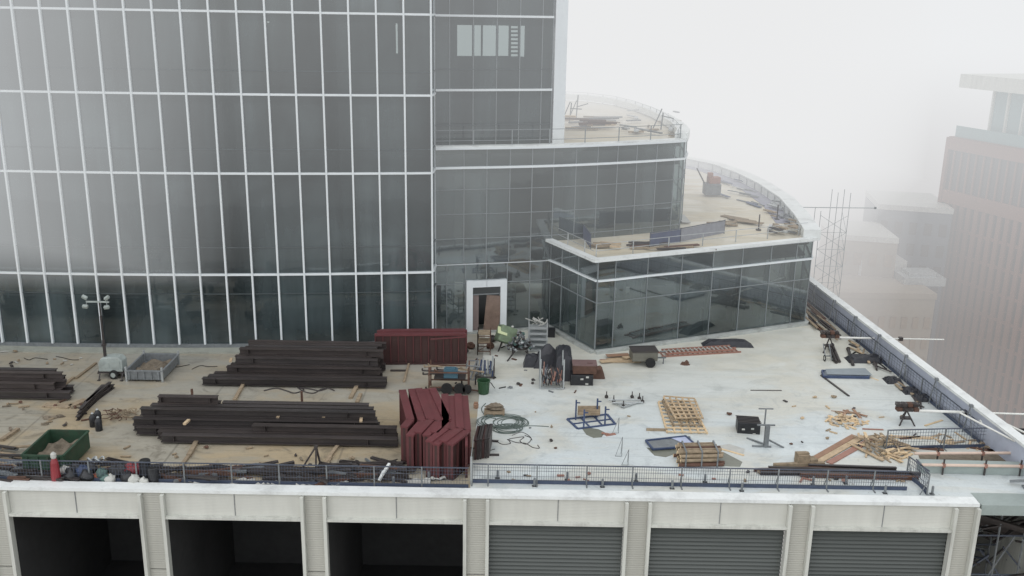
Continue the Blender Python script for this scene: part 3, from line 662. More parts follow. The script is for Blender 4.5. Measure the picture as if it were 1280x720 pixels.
# drums / black canisters
def drum(px, py, rad, hh, m, label, group=None, name='drum'):
    b = P(px, py); t = thing(name, b, label, 'drum', group)
    MB().lathe(b, [(rad*.96, 0), (rad, .03), (rad, hh*.33), (rad*1.04, hh*.35), (rad, hh*.37), (rad, hh*.65), (rad*1.04, hh*.67), (rad, hh*.69), (rad, hh-.03), (rad*.94, hh)], 14).build('body', m, t)
    MB().lathe(b+up3*hh, [(rad*.8, -.02), (rad*.8, .02)], 14).build('lid', m_rubber, t)
    return t
drum(183, 600, .24, .95, m_black, 'taller black drum standing behind the mesh barrier among the sacks')
drum(193, 603, .24, .75, m_black, 'shorter black drum to the right of the taller one behind the barrier')
for i, (px, py) in enumerate(((117, 533), (123, 528), (124, 538))):
    b = P(px, py); t = thing('gas_canister', b, ['black canister with white label, left of the three beside the slanting bundle', 'black canister at the back of the three beside the slanting bundle', 'black canister nearest the barriers of the three beside the slanting bundle'][i], 'canister')
    MB().lathe(b, [(.16, 0), (.17, .05), (.17, .5), (.1, .62), (.05, .66)], 12).build('body', m_black, t, smooth=True)
    MB().lathe(b+up3*.66, [(.06, 0), (.07, .03), (.03, .08)], 8).build('valve', m_galv, t)
# wire tangle heap
rn = random.Random(5)
def tangle(cx, cy, sx_, sy_, n_, label, m, name='wire_tangle', rad=.02, zz=.25, sd=1):
    rn = random.Random(sd); mb = MB(); c = P(cx, cy)
    for i in range(n_):
        a = rn.uniform(0, 6.28); ctr = c + Vector((rn.uniform(-.5, .5)*sx_, rn.uniform(-.5, .5)*sy_, 0)); rr = rn.uniform(.15, .4)*min(sx_, sy_)
        mb.tube([ctr + Vector((math.cos(a+k*.7)*rr*rn.uniform(.8, 1.2)*1.4, math.sin(a+k*.7)*rr*rn.uniform(.8, 1.2), .03+rn.random()*zz)) for k in range(rn.randint(5, 9))], rad, 5)
    return one(mb, name, m, label, 'wire tangle')
tangle(142, 522, 1.3, 1.0, 9, 'loose brown wire tangle on the deck left of the middle stack', m_rust, sd=2)
tangle(158, 521, 1.5, 1.0, 9, 'denser wire tangle touching the left end of the middle stack', m_timberd, sd=3)
tangle(28, 585, 3.4, 1.2, 22, 'grey wire and mesh tangle behind the barrier left of the green skip', m_galvd, sd=4, rad=.025)
for k in range(10):
    a = P(rn.uniform(-15, 45), rn.uniform(556, 582)); an = rn.uniform(-.35, .25); d = Vector((math.cos(an), math.sin(an), 0))*rn.uniform(.6, 1.6)
    one(MB().bar(a-d+up3*(.06+.03*k), a+d+up3*(.06+.03*k), .16, .07), 'scrap_board', rn.choice([m_steel, m_timberd, m_steel, m_galvd]), 'scrap board in the loose heap left of the green skip', 'scrap board', 'scrap boards left of the green skip')
# green skip
def skip(name, c0, label, m, size, h, rz, wall=.06, fill=None, flare=.0, hollow=True, ribs=4, cat='skip'):
    t = thing(name, c0, label, cat, rz=rz); L_, Wd = size
    b = MB(); o = flare
    bot = [(-L_/2+o, -Wd/2), (L_/2-o, -Wd/2), (L_/2-o, Wd/2), (-L_/2+o, Wd/2)]; top = [(-L_/2, -Wd/2), (L_/2, -Wd/2), (L_/2, Wd/2), (-L_/2, Wd/2)]
    def ins(q, s_): return [(x-math.copysign(s_, x), y-math.copysign(s_, y)) for x, y in q]
    V = [(x, y, .12) for x, y in bot] + [(x, y, h) for x, y in top] + [(x, y, .2) for x, y in ins(bot, wall)] + [(x, y, h) for x, y in ins(top, wall)]
    fs = [(3, 2, 1, 0)] + [(k, (k+1) % 4, 4+(k+1) % 4, 4+k) for k in range(4)] + [(4+k, 4+(k+1) % 4, 12+(k+1) % 4, 12+k) for k in range(4)] + [(12+k, 12+(k+1) % 4, 8+(k+1) % 4, 8+k) for k in range(4)] + [(8, 9, 10, 11)]
    b.add(V, fs); b.build('body', m, t, world=False)
    g = MB()
    for k in range(4):
        q, w = top[k], top[(k+1) % 4]; g.bar((q[0], q[1], h+.01), (w[0], w[1], h+.01), .1, .07)
    g.build('rim', m, t, world=False)
    for sy in (-1, 1):
        for k in range(ribs):
            x = -L_/2+o+(L_-2*o)*(k+.5)/ribs; MB().box((x, sy*(Wd/2+.03), (h+.12)/2), (.09, .055, h-.14)).build('side_rib', m, t, world=False)
    for sx2 in (-1, 1): MB().bar((sx2*(L_/2-.35), -Wd/2+.05, .06), (sx2*(L_/2-.35), Wd/2-.05, .06), .12, .12).build('skid', m_steel, t, world=False)
    if fill: MB().sheet((-L_/2+wall+.02, -Wd/2+wall+.02, fill[0]), (L_-2*wall-.04, 0, 0), (0, Wd-2*wall-.04, 0), 10, 8, lambda u, v: .14*math.sin(u*13+v*7)*math.cos(v*9)+.1*random.random()).build('load', fill[1], t, world=False)
    return t
sk = P(73, 578)
skip('skip', sk, 'green open topped skip half filled with rubble behind the mesh barrier', m_green, (1.8, 2.6), .95, .0, fill=(.42, m_rubble))
# flat metal stillage / cage left of the stack
sq = P(192, 466)
tcart = skip('metal_stillage', sq, 'grey green open metal stillage box beside the lighting tower', m_galvd, (2.0, 2.7), .62, .0, fill=(.22, m_rubble), ribs=5, cat='stillage')
for x in (-.98, .98):
    for y in (-1.33, 1.33): MB().box((x, y, .42), (.1, .1, .84)).build('corner_post', m_galv, tcart, world=False)
# mobile lighting tower
lb = P(139, 468); lt = thing('lighting_tower', lb, 'white mobile lighting tower with a tall mast and four lamp heads', 'lighting tower')
hb = MB(); prof = [(-.85, .45), (-.85, 1.05), (-.62, 1.38), (-.1, 1.45), (.55, 1.45), (.8, 1.2), (.8, .45)]
vs = [(x, y, z) for y in (-.45, .45) for x, z in prof]; n = len(prof)
hb.add(vs, [tuple(range(n)), tuple(range(n, 2*n))[::-1]] + [(k, n+k, n+(k+1) % n, (k+1) % n) for k in range(n)])
hb.build('hood', m_bodyw, lt, world=False, bevel=.06)
MB().box((-.0, 0, .38), (1.9, .8, .12)).bar((.3, 0, .38), (2.0, .3, .3), .09).bar((-.9, -.5, .36), (-.9, .5, .36), .08).build('chassis', m_steel, lt, world=False)
MB().box((.35, -.47, .95), (.6, .03, .5)).box((-.3, -.47, .9), (.4, .03, .35)).build('service_door', m_bodyw, lt, world=False)
for s_ in (-1, 1):
    w_ = MB().lathe((.2, s_*.56, .3), [(.2, -.08), (.3, -.08), (.3, .08), (.2, .08)], 18, 'Y').build('wheel', m_rubber, lt, world=False)
    MB().lathe((.2, s_*.56-.09, .3), [(.17, -.02), (.12, .02)], 14, 'Y').build('rim', m_bodyw, w_, world=False)
    for e_ in (-.75, .8): MB().bar((e_, s_*.5, .4), (e_+.05, s_*.85, .03), .07).box((e_+.05, s_*.87, .02), (.2, .2, .03)).build('outrigger', m_steel, lt, world=False)
mh = 5.15
MB().box((-.45, -.1, 1.5), (.16, .16, 2.1)).box((-.45, -.1, 2.9), (.12, .12, 2.6)).box((-.45, -.1, 4.4), (.08, .08, 1.5)).box((-.45, -.1, 2.2), (.26, .26, .12)).build('mast', m_steel, lt, world=False)
MB().bar((-1.35, -.1, mh), (.2, -.1, mh), .09).build('crossbar', m_bodyw, lt, world=False)
for x, z, tx in ((-1.38, .32, .5), (.12, .3, -.6), (-1.4, -.3, .1), (.05, -.33, -.1)):
    h_ = MB().box((x, -.2, mh+z), (.34, .2, .17), 0, .5, tx).build('lamp_head', m_bodyw, lt, world=False)
    MB().bar((x, -.12, mh+z), (x*.92, -.1, mh), .05).build('bracket', m_galvd, h_, world=False)
lt.scale = (.8, .8, .84); lt.location = P(143, 470)
# fire point: red cone shaped stand
b = P(71, 603); t = thing('extinguisher_stand', b, 'red tapered fire extinguisher point with a pale top, in front of the green skip', 'fire point')
MB().lathe(b, [(.34, 0), (.34, .05), (.22, .08), (.19, .5), (.16, .95), (.09, 1.15)], 12).build('body', m_redp, t, smooth=False)
MB().lathe(b+up3*1.15, [(.1, 0), (.12, .06), (.12, .2), (.05, .28)], 10).build('cap', m_sheet, t)
# sacks and small stuff along the barrier (left)
rn = random.Random(11)
sacks = [(82, 596, m_sheet, .5, 'white'), (90, 600, m_black, .6, 'black'), (97, 594, m_black, .55, 'black'), (104, 598, m_blue, .6, 'dark blue'), (110, 602, m_black, .55, 'black'), (113, 592, m_black, .5, 'black'), (120, 600, m_orange, .3, 'orange'), (127, 598, m_teal, .5, 'teal'), (133, 603, m_teal, .4, 'teal'), (139, 604, m_sheet, .42, 'white'), (146, 597, m_black, .55, 'black'), (153, 595, m_black, .6, 'black'), (160, 602, m_black, .5, 'black'), (167, 596, m_redp, .65, 'red'), (168, 605, m_sheet, .45, 'white'), (180, 606, m_sheet, .35, 'white'), (117, 590, m_galv, .28, 'grey'), (126, 590, m_galv, .26, 'grey')]
lbl = ['white sack against the fire point', 'black sack next to the white one by the fire point', 'black sack at the back of the row, third from the fire point', 'dark blue sack between black ones behind the barrier', 'black sack in front of the dark blue one', 'black sack under the grey coils', 'small orange bag beside the teal sacks', 'larger teal sack in the row behind the barrier', 'smaller teal sack right of the larger one', 'white sack right of the teal sacks', 'black sack right of the small white one', 'black sack left of the red one, upper', 'black sack left of the red one, lower', 'red sack in the row of sacks behind the barrier', 'white sack in front of the red sack', 'small white sack below the black drums', 'grey coil lying on the black sacks, left', 'grey coil lying on the black sacks, right']
for i, (px, py, m, s_, _) in enumerate(sacks):
    b = P(px, py)
    mb = MB().blob(b+up3*s_*.42, (s_*1.15, s_*.9, s_*1.1), 10, 7, .3, i, .1)
    if i % 3 == 0: mb.blob(b+up3*s_*.95, (s_*.3, s_*.3, s_*.35), 7, 4, .3, i)
    if i > 15: mb = MB().tube([b+Vector((math.cos(a)*.2, math.sin(a)*.12, .62+.1*math.sin(a*2))) for a in [k*.5 for k in range(13)]], .035, 6)
    one(mb, 'sack' if i < 16 else 'cable_coil', m, lbl[i], 'sack' if i < 16 else 'coil', 'sacks behind the left barriers' if i < 16 else None, smooth=i < 16)
# dark scrap bundles along the left barrier
LBS = 'dark steel scrap bar in the untidy heaps behind the left barriers'
rn = random.Random(21)
for (x0, x1, y0, y1, cnt) in ((-5, 70, 586, 604, 26), (75, 205, 584, 592, 16), (205, 268, 592, 604, 20), (345, 400, 592, 604, 14), (262, 345, 588, 600, 20), (322, 352, 586, 598, 8), (400, 500, 584, 604, 34), (455, 505, 584, 594, 8)):
    for k in range(cnt):
        a = P(rn.uniform(x0, x1), rn.uniform(y0, y1)); an = rn.gauss(0, .3); d = Vector((math.cos(an), math.sin(an), 0))*rn.uniform(.4, 1.3)
        z = .05+.25*rn.random()
        mm = rn.choice([m_steel]*7+[m_rust, m_galvd, m_galvd])
        one(MB().bar(a-d+up3*z, a+d+up3*(z+rn.uniform(-.04, .08)), rn.uniform(.08, .2), rn.uniform(.04, .12)).bar(a-d*.9+up3*(z+.06), a+d*.7+up3*(z+.08), .05, .05), 'scrap_bar', mm, LBS, 'scrap bar', 'scrap bars behind the left barriers')
for i, (px, py, s_) in enumerate(((303, 604, .7), (330, 606, .5), (352, 605, .6), (247, 604, .5), (385, 606, .7), (425, 607, .5), (473, 600, .55), (520, 605, .9), (15, 604, .6), (40, 602, .7), (548, 600, .5))):
    b = P(px, py); one(MB().sheet(b+Vector((-s_*.7, -s_*.3, .03)), (s_*1.4, .1, 0), (0, s_*.6, 0), 6, 4, lambda u, v: .12*random.random()), 'plastic_sheet', m_sheet, 'crumpled white plastic scrap lying in the gap behind the left barriers', 'plastic scrap', 'white plastic scraps behind the left barriers')
one(MB().bar(P(478, 604)+up3*.4, P(487, 594)+up3*.55, .12, .1).bar(P(474, 606)+up3*.2, P(480, 602)+up3*.5, .1, .1), 'white_bracket', m_white, 'bright white angled bracket on the scrap heap left of the red panels', 'bracket')
# tripod prop
apx = P(395, 592); apx_t = PY(395, 558, apx.y); t = thing('tripod_prop', apx, 'dark three legged prop standing behind the barriers below the middle stack', 'prop')
for q in (P(373, 593), P(395, 594), P(402, 586)): MB().bar(q, apx_t, .07).build('leg', m_steel, t)
MB().box(apx_t, (.14, .14, .1)).build('head', m_steel, t)

# red panels ---------------------------------------------------------
def red_panel(pts, h, w, label, group):
    """pts = floor points along the panel, which may be folded once"""
    pts = [Vector(q) for q in pts]
    t = thing('formwork_panel', pts[0], label, 'formwork panel', group)
    fs_, tf, bf, g = MB(), MB(), MB(), MB()
    for a, b in zip(pts, pts[1:]):
        d = (b-a).normalized(); a = a - d*.0; L_ = (b-a).length
        fs_.bar(a+up3*(h/2+.02), b+up3*(h/2+.02), w*.3, h-.2); tf.bar(a+up3*(h-.05), b+up3*(h-.05), w, .1); bf.bar(a+up3*.06, b+up3*.06, w, .12)
        n_ = max(1, int(L_/.42))
        for k in range(n_+1):
            q = a + d*(.03+(L_-.06)*k/n_); g.box((q.x, q.y, h/2+.01), (.05, w*.9, h-.23), math.atan2(d.y, d.x))
    fs_.build('face_sheet', m_redd, t); tf.build('top_flange', m_red, t); bf.build('bottom_flange', m_redd, t); g.build('stiffener', m_redm, t); return t  # light and shade painted in: lighter top, darker sheet, ribs between
def at2(px, py, z):
    q = P(px, py, z); return Vector((q.x, q.y, 0))
hR = 1.8
for k in range(5):
    bk = at2(506+8.6*k, 485+.8*(k % 2), hR-.06*(k % 2)); bd = at2(517+10.5*k, 524+.6*(k % 2), hR); tp = at2(502+10.2*k, 540+2.2*(k % 2), hR)
    red_panel([bk, bd, tp] if k else [at2(503, 487, hR), at2(513, 524, hR), at2(505, 533, hR)], hR-.06*(k % 2), .36, 'oxide red formwork panel in the left of the two upright stacks', 'formwork panels in the left upright stack')
for k in range(4):
    bk = at2(556+8.2*k, 492+.8*(k % 2), hR); bd = at2(557+9*k, 535+.6*(k % 2), hR); tp = at2(536+8.6*k, 551+2.2*(k % 2), hR)
    red_panel([bk, bd, tp], hR-.06*(k % 2), .35, 'oxide red formwork panel in the right of the two upright stacks', 'formwork panels in the right upright stack')
red_panel([at2(583, 510, hR-.2), at2(583, 556, hR-.2)], hR-.2, .12, 'single thin oxide red panel closing the right side of the upright stacks', None)
for k in range(4):
    a = P(469+.5*k, 456)+Vector((.1*(k % 2), .3*k+.1, 0)); b = P(583, 455)+Vector((-.12*(k % 2), .3*k+.1, 0))
    red_panel([a, b], 1.85-.04*(k % 2), .27, 'oxide red formwork panel in the row lying before the doorway' if k else 'foremost oxide red formwork panel in the row before the doorway', 'formwork panels in the rear row' if k else None)
one(MB().bar(P(538, 424, 1.7)+up3*.0, P(582, 421, 1.9), .12, .05), 'loose_flat', m_red, 'loose red flat bar lying on top of the rear red panels', 'flat bar')
# dark bundle right of the red panels
for k in range(6):
    a = at2(594+3.4*k, 546-1.0*k, 1.0); b = at2(597+3.0*k, 538+(k % 2)*1.5, 1.0); a2 = P(594+3.2*k, 576-k*.6)
    one(MB().bar(a2+up3*.5, a2+Vector((.1, 1.6, .5)), .1, .9+.08*(k % 3)).bar(a2+up3*1.0, a2+Vector((.1, 1.6, 1.0)), .16, .05), 'shutter_leaf', m_redd if k % 3 == 0 else m_steel, 'dark upright shutter leaf in the small stack beside the red panels', 'shutter leaf', 'dark shutter leaves beside the red panels')
timber(606, 552, 623, 553, 'upper of two dark bearers poking from the small dark stack', .1, .1, m=m_steel)
timber(606, 570, 624, 570, 'lower of two dark bearers poking from the small dark stack', .1, .1, m=m_steel)
b = P(589, 605); one(MB().bar(b, b+up3*1.3, .09).bar(b+up3*1.3, b+Vector((.0, 2.2, 1.25)), .03), 'corner_post', m_galv, 'pale corner post where the two barrier rows meet', 'post')
# ------------------------------------------------------------------ junk around the doorway
# workbench frame with wheels and tools
b = P(562, 492); t = thing('work_trolley', b, 'cluttered work trolley with a blue tool box and two tyres behind the red panels', 'trolley')
g = MB()
for x in (-1.1, 1.0):
    for y in (0, 1.1): g.bar(b+Vector((x, y, 0)), b+Vector((x, y, 1.5)), .07)
for z in (.35, 1.2):
    for y in (0, 1.1): g.bar(b+Vector((-1.1, y, z)), b+Vector((1.0, y, z)), .06)
    for x in (-1.1, 1.0): g.bar(b+Vector((x, 0, z)), b+Vector((x, 1.1, z)), .06)
g.build('frame', m_rust, t)
MB().box(b+Vector((0, .55, .8)), (1.7, .9, .05)).build('shelf', m_steel, t)
for x in (-.15, .55, .95): MB().lathe(b+Vector((x, -.1, .32)), [(.1, -.09), (.3-.06*(x > .9), -.09), (.3-.06*(x > .9), .09), (.1, .09)], 16, 'Y').build('tyre', m_rubber, t)
one(MB().box(b+Vector((.05, .3, 1.08)), (.75, .45, .45)).box(b+Vector((.05, .3, 1.34)), (.5, .3, .08)).bar(b+Vector((-.25, .3, 1.4)), b+Vector((.35, .3, 1.4)), .04), 'tool_box', M('tool_blue', (72, 104, 118), .5, .1), 'pale blue tool box resting on the cluttered work trolley', 'tool box')
rn = random.Random(31)
for k in range(16):
    q = b+Vector((rn.uniform(-1.1, 1.3), rn.uniform(.1, 1.0), rn.uniform(.85, 1.3) if k < 10 else .1)); an = rn.uniform(-.5, .5); d = Vector((math.cos(an), math.sin(an), 0))*rn.uniform(.3, .75)
    one(MB().tube([q-d, q+d*.3+up3*.02, q+d], .045, 6).bar(q-d, q-d+up3*.12, .08), 'pipe_offcut', rn.choice([m_steel, m_rust, m_galvd, m_timberd]), 'short pipe offcut piled on and under the work trolley', 'pipe offcut', 'pipe offcuts on the work trolley')
b = P(579, 481); t = thing('handcart', b, 'dark handcart frame with two spoked wheels right of the work trolley', 'handcart')
MB().bar(b+Vector((0, 0, .3)), b+Vector((.2, 1.4, .9)), .05).bar(b+Vector((.6, 0, .3)), b+Vector((.8, 1.4, .9)), .05).bar(b+Vector((0, 0, .3)), b+Vector((.6, 0, .3)), .05).bar(b+Vector((.2, 1.4, .9)), b+Vector((.8, 1.4, .9)), .05).build('frame', m_galvd, t)
for x in (-.08, .68): MB().tube([b+Vector((x, .1+.28*math.cos(a*PI/7), .3+.28*math.sin(a*PI/7))) for a in range(14)], .035, 6, True).bar(b+Vector((x, -.15, .3)), b+Vector((x, .35, .3)), .02).bar(b+Vector((x, .1, .05)), b+Vector((x, .1, .55)), .02).build('wheel', m_rubber, t)
# scaffold trestle before the door
b = P(597, 444); t = thing('scaffold_trestle', b, 'square steel trestle frame standing in front of the doorway', 'trestle')
g = MB()
for x in (0, .75, 1.05*0):
    for y in (0, .9): g.bar(b+Vector((x, y, 0)), b+Vector((x, y, 1.45)), .05)
for z in (.25, .75, 1.2):
    for y in (0, .9): g.bar(b+Vector((0, y, z)), b+Vector((.75, y, z)), .04)
    for x in (0, .75): g.bar(b+Vector((x, 0, z)), b+Vector((x, .9, z)), .04)
g.bar(b+Vector((0, 0, .25)), b+Vector((.75, 0, .75)), .03); g.build('frame', m_rust, t)
MB().box(b+Vector((.37, .45, 1.3)), (.7, .8, .06)).build('platform', m_timberd, t)
MB().box(b+Vector((.37, .45, .78)), (.7, .8, .04)).build('platform', m_timberd, t)
# stillage of blue-grey tubes
b = P(606, 474); t = thing('tube_stillage', b, 'small stillage packed with blue grey scaffold tubes left of the green bin', 'stillage')
g = MB(); 
for x in (-.5, .5):
    for y in (0, 1.2): g.bar(b+Vector((x, y, 0)), b+Vector((x, y, .8)), .06)
for y in (0, 1.2): g.bar(b+Vector((-.5, y, .12)), b+Vector((.5, y, .12)), .06)
for x in (-.5, .5): g.bar(b+Vector((x, 0, .12)), b+Vector((x, 1.2, .12)), .06)
g.build('frame', m_steel, t)
rn = random.Random(8)
for k in range(14):
    x = -.42+.84*(k % 7)/6; z = .2+.12*(k//7)+rn.random()*.25; q = b+Vector((x, -.05+rn.random()*.1, z)); MB().tube([q, q+Vector((rn.uniform(-.05, .05), 1.35, rn.uniform(.0, .35)))], .05, 7).build('tube', rn.choice([m_galvd, m_galv, m_blue]), t)
one(MB().bar(P(588, 474)+up3*.05, P(597, 462)+up3*.7, .07), 'lever_bar', m_galvd, 'grey bar leaning on the small tube stillage', 'bar')
# green bin
b = P(604.5, 492); t = thing('waste_bin', b, 'round dark green waste bin on the pale deck edge', 'bin')
MB().lathe(b, [(.26, 0), (.29, .1), (.33, .7), (.36, .72), (.36, .78), (.31, .78), (.27, .2), (.0, .18)], 18).build('body', m_greend, t, smooth=False)
MB().bar(b+Vector((.36, 0, .66)), b+Vector((.6, .05, .3)), .04).build('handle', m_rubber, t)
# tilted pale green machine and scaffold fittings heap
b = P(633, 440); t = thing('mixer_machine', b, 'pale green tilted machine with a square hatch right of the doorway', 'machine')
MB().box(b+Vector((-.05, .3, 1.0)), (1.05, .8, 1.0), .25, -.35, .4).build('body', M('machine_green', (118, 134, 108), .6, .25, 3, grime=.4), t, bevel=.05)
MB().box(b+Vector((-.25, -.05, 1.35)), (.62, .05, .5), .25, -.95, .4).build('hatch', M('hatch_cream', (206, 214, 168), .5, .08), t)
MB().bar(b+Vector((-.5, 0, 0)), b+Vector((-.2, .3, .8)), .06).bar(b+Vector((.4, 0, 0)), b+Vector((.2, .3, .8)), .06).bar(b+Vector((-.4, .8, 0)), b+Vector((-.1, .5, .8)), .06).bar(b+Vector((.4, .8, 0)), b+Vector((.2, .5, .8)), .06).build('stand', m_steel, t)
MB().lathe(b+Vector((.35, .2, 1.55)), [(.05, -.05), (.09, 0), (.05, .06)], 8).build('filler_cap', m_sheet, t)
b = P(650, 446); t = thing('fittings_barrow', b, 'steel barrow heaped with silvery scaffold couplers in front of the green machine', 'barrow')
MB().sheet(b+Vector((-.6, -.1, .35)), (1.2, 0, 0), (0, .9, 0), 6, 5, lambda u, v: .25*((2*u-1)**4+(2*v-1)**4)).build('tray', m_steel, t)
MB().bar(b+Vector((-.3, -.1, .4)), b+Vector((-.75, -.9, .05)), .06).bar(b+Vector((.3, -.1, .4)), b+Vector((.85, -.55, .05)), .06).bar(b+Vector((-.5, 0, 0)), b+Vector((-.4, .3, .4)), .06).bar(b+Vector((.5, 0, 0)), b+Vector((.4, .3, .4)), .06).build('leg', m_steel, t)
rn = random.Random(14)
for k in range(110):
    a = rn.uniform(0, 6.28); rr = rn.uniform(0, .5)**.8; q = b+Vector((math.cos(a)*rr*1.5, .35+math.sin(a)*rr*1.0, .45+1.15*(1-rr*1.6)*rn.random()))
    an = rn.uniform(0, 3.14)
    one(MB().box(q, (.17, .1, .07), an, rn.random(), rn.random()).lathe(q, [(.055, -.06), (.055, .06)], 6), 'scaffold_coupler', rn.choice([m_galv, m_galvd, m_galvd, m_steel, m_teal] + ([m_redp] if k % 9 == 0 else [])), 'scaffold coupler in the silvery heap on the steel barrow', 'coupler', 'couplers heaped on the steel barrow')
# rack
b = P(672, 440); t = thing('storage_rack', b, 'light grey five tier rack with twisted bars on top, against the glass corner', 'rack')
for x in (-.55, .55):
    for y in (0, .6): MB().bar(b+Vector((x, y, 0)), b+Vector((x, y, 1.85)), .07).build('upright', m_galv, t)
for z in (.15, .5, .85, 1.2, 1.55): MB().box(b+Vector((0, .3, z)), (1.06, .6, .05)).box(b+Vector((0, -.02, z-.04)), (1.06, .04, .12)).build('shelf', m_galv, t)
rn = random.Random(6)
for k in range(9):
    q = b+Vector((rn.uniform(-.45, .35), rn.uniform(.1, .5), 1.62)); one(MB().tube([q, q+Vector((rn.uniform(-.4, .4), rn.uniform(-.1, .1), .15)), q+Vector((rn.uniform(-.5, .5), 0, .35+rn.random()*.15))], .03, 5), 'bent_bar', m_sheet, 'thin bent white bar poking up from the top of the grey rack', 'bent bar', 'bent bars on top of the rack')
one(MB().box(P(689, 421)+up3*.25, (.45, .4, .5)).box(P(689, 421)+up3*.53, (.5, .45, .06)).bar(P(686, 420)+up3*.4, P(684, 416)+up3*.7, .05), 'black_case', m_black, 'small black case at the foot of the low block left face', 'case')
# stillage with pipes + black tarpaulins
b = P(690, 487); t = thing('pipe_stillage', b, 'open fronted steel stillage full of thin rods beside black tarpaulins', 'stillage')
g = MB()
for x in (-.65, .62):
    for y in (0, 1.5): g.bar(b+Vector((x, y, 0)), b+Vector((x, y, 1.75)), .07)
for z in (.08, 1.7 if False else 1.2):
    for x in (-.65, .62): g.bar(b+Vector((x, 0, z)), b+Vector((x, 1.5, z)), .06)
for y in (0, 1.5): g.bar(b+Vector((-.65, y, .08)), b+Vector((.62, y, .08)), .06)
g.build('frame', m_galv, t)
rn = random.Random(9)
for k in range(60):
    q = b+Vector((rn.uniform(-.58, .56), rn.uniform(.0, .3), rn.uniform(.15, .75))); one(MB().bar(q, q+Vector((rn.uniform(-.15, .15), rn.uniform(.4, 1.2), rn.uniform(.05, .55))), .04), 'steel_rod', rn.choice([m_galvd, m_steel, m_steel, m_steel, m_lad, m_fence]), 'thin rod among those standing in the open steel stillage', 'rod', 'rods in the open steel stillage')
def tarp(name, base, size, label, sd, m=None, peak=0):
    rn = random.Random(sd); mb = MB(); x, y, z = size; n_, k_ = 10, 8
    top = lambda u, v: z*(1-.22*abs(2*u-1)**3)*(1-.15*abs(2*v-1)**3)+peak*math.exp(-((u-.45)**2+(v-.5)**2)*14)+.07*math.sin(u*11+sd)*math.cos(v*9)+.05*rn.random()
    V = []; F = []
    for j in range(k_+1):
        for i in range(n_+1):
            u, v = i/n_, j/k_; edge_ = i in (0, n_) or j in (0, k_)
            V.append(Vector(base)+Vector(((u-.5)*x*(1.06 if edge_ else .95), (v-.5)*y*(1.06 if edge_ else .95), .02 if edge_ else top(u, v))))
    for j in range(k_):
        for i in range(n_): w_ = n_+1; F.append((j*w_+i, j*w_+i+1, (j+1)*w_+i+1, (j+1)*w_+i))
    mb.add(V, F); return one(mb, name, m or m_tarp, label, 'tarpaulin')
tarp('tarpaulin', P(686, 457), (1.7, 1.1, .75), 'black tarpaulin heap with a pointed top behind the open steel stillage', 3, peak=.6)
tarp('tarpaulin', P(704, 466), (1.1, 2.6, 1.45), 'tall black tarpaulin covered load right of the open steel stillage', 5)
tarp('tarpaulin', P(676, 457)+Vector((-.5, 0, 0)), (1.0, .8, .65), 'low black tarpaulin lump left of the pointed heap', 8)
# black box pile with brown lid
b = P(727, 482); t = thing('crate', b, 'black plastic crate with white tags standing under the brown lidded box', 'crate')
MB().box(b+Vector((0, .35, .32)), (1.25, .8, .62)).build('body', m_black, t, bevel=.03)
for x, z in ((.0, .4), (.3, .52), (.28, .12)): MB().box(b+Vector((x, -.06, z)), (.16, .02, .1)).build('tag', m_sheet, t)
t = thing('chest', b+up3*.63, 'brown lidded chest sitting on top of the black crate', 'chest')
MB().box(b+Vector((.15, .45, .9)), (1.3, .8, .5)).build('body', m_rust, t, bevel=.03)
MB().box(b+Vector((.15, .45, 1.17)), (1.36, .86, .07)).bar(b+Vector((.3, .3, 1.24)), b+Vector((.6, .3, 1.24)), .06).build('lid', M('lid_brown', (112, 90, 88), .6, .2, 3), t)
tarp('tarpaulin', P(744, 470), (1.0, 1.0, .5), 'small crumpled dark sheet right of the brown chest', 12, m=m_rust)
for i, (px, py) in enumerate(((616, 428), (612, 436), (580, 441), (575, 430), (566, 447), (588, 436))):
    q = P(px, py); one(MB().blob(q+up3*.2, (.5, .45, .45), 8, 5, .35, i+40, .1), 'rubble_sack', [m_steel, m_rust][i % 2], 'dark lumpy sack lying in the clutter around the doorway trestle', 'sack', 'dark sacks around the doorway trestle')

# ------------------------------------------------------------------ items in front of the low block
rn = random.Random(17)
for i, (px, py, an, L_) in enumerate(((768, 451, .1, 1.7), (775, 449, .35, 1.6), (782, 453, .05, 1.8), (764, 453, .3, 1.4), (790, 448, .5, 1.2), (772, 447, .2, 1.4))):
    q = P(px, py)+up3*(.02+.03*i); d = Vector((math.cos(an), math.sin(an), 0))*L_/2
    one(MB().bar(q-d, q+d, .42, .025), 'board', rn.choice([m_ply, m_timber, m_lad]), 'brown board in the loose pile left of the grey trailer', 'board', 'brown boards left of the grey trailer')
b = P(805, 459); t = thing('small_trailer', b, 'small grey green box trailer with one dark wheel in front of the low block', 'trailer')
MB().box(b+Vector((0, .5, .62)), (1.5, 1.0, .55), .1).build('body', M('trailer_grey', (110, 108, 98), .6, .15, 1, grime=.2), t, bevel=.03)
MB().box(b+Vector((0, .5, .94)), (1.55, 1.05, .07), .1).build('lid', m_steel, t)
for y in (-.08, 1.05): MB().lathe(b+Vector((.35, y, .3)), [(.1, -.07), (.29, -.07), (.29, .07), (.1, .07)], 16, 'Y').build('wheel', m_rubber, t)
MB().bar(b+Vector((.7, .55, .4)), b+Vector((1.35, .6, .4)), .08).bar(b+Vector((1.2, .55, .4)), b+Vector((1.2, .55, .0)), .06).bar(b+Vector((.95, .5, .8)), b+Vector((1.3, .5, .8)), .05).build('tow_bar', m_galvd, t)
a0, a1 = P(827, 447), P(926, 441); dd = (a1-a0).normalized(); nn = Vector((-dd.y, dd.x, 0))
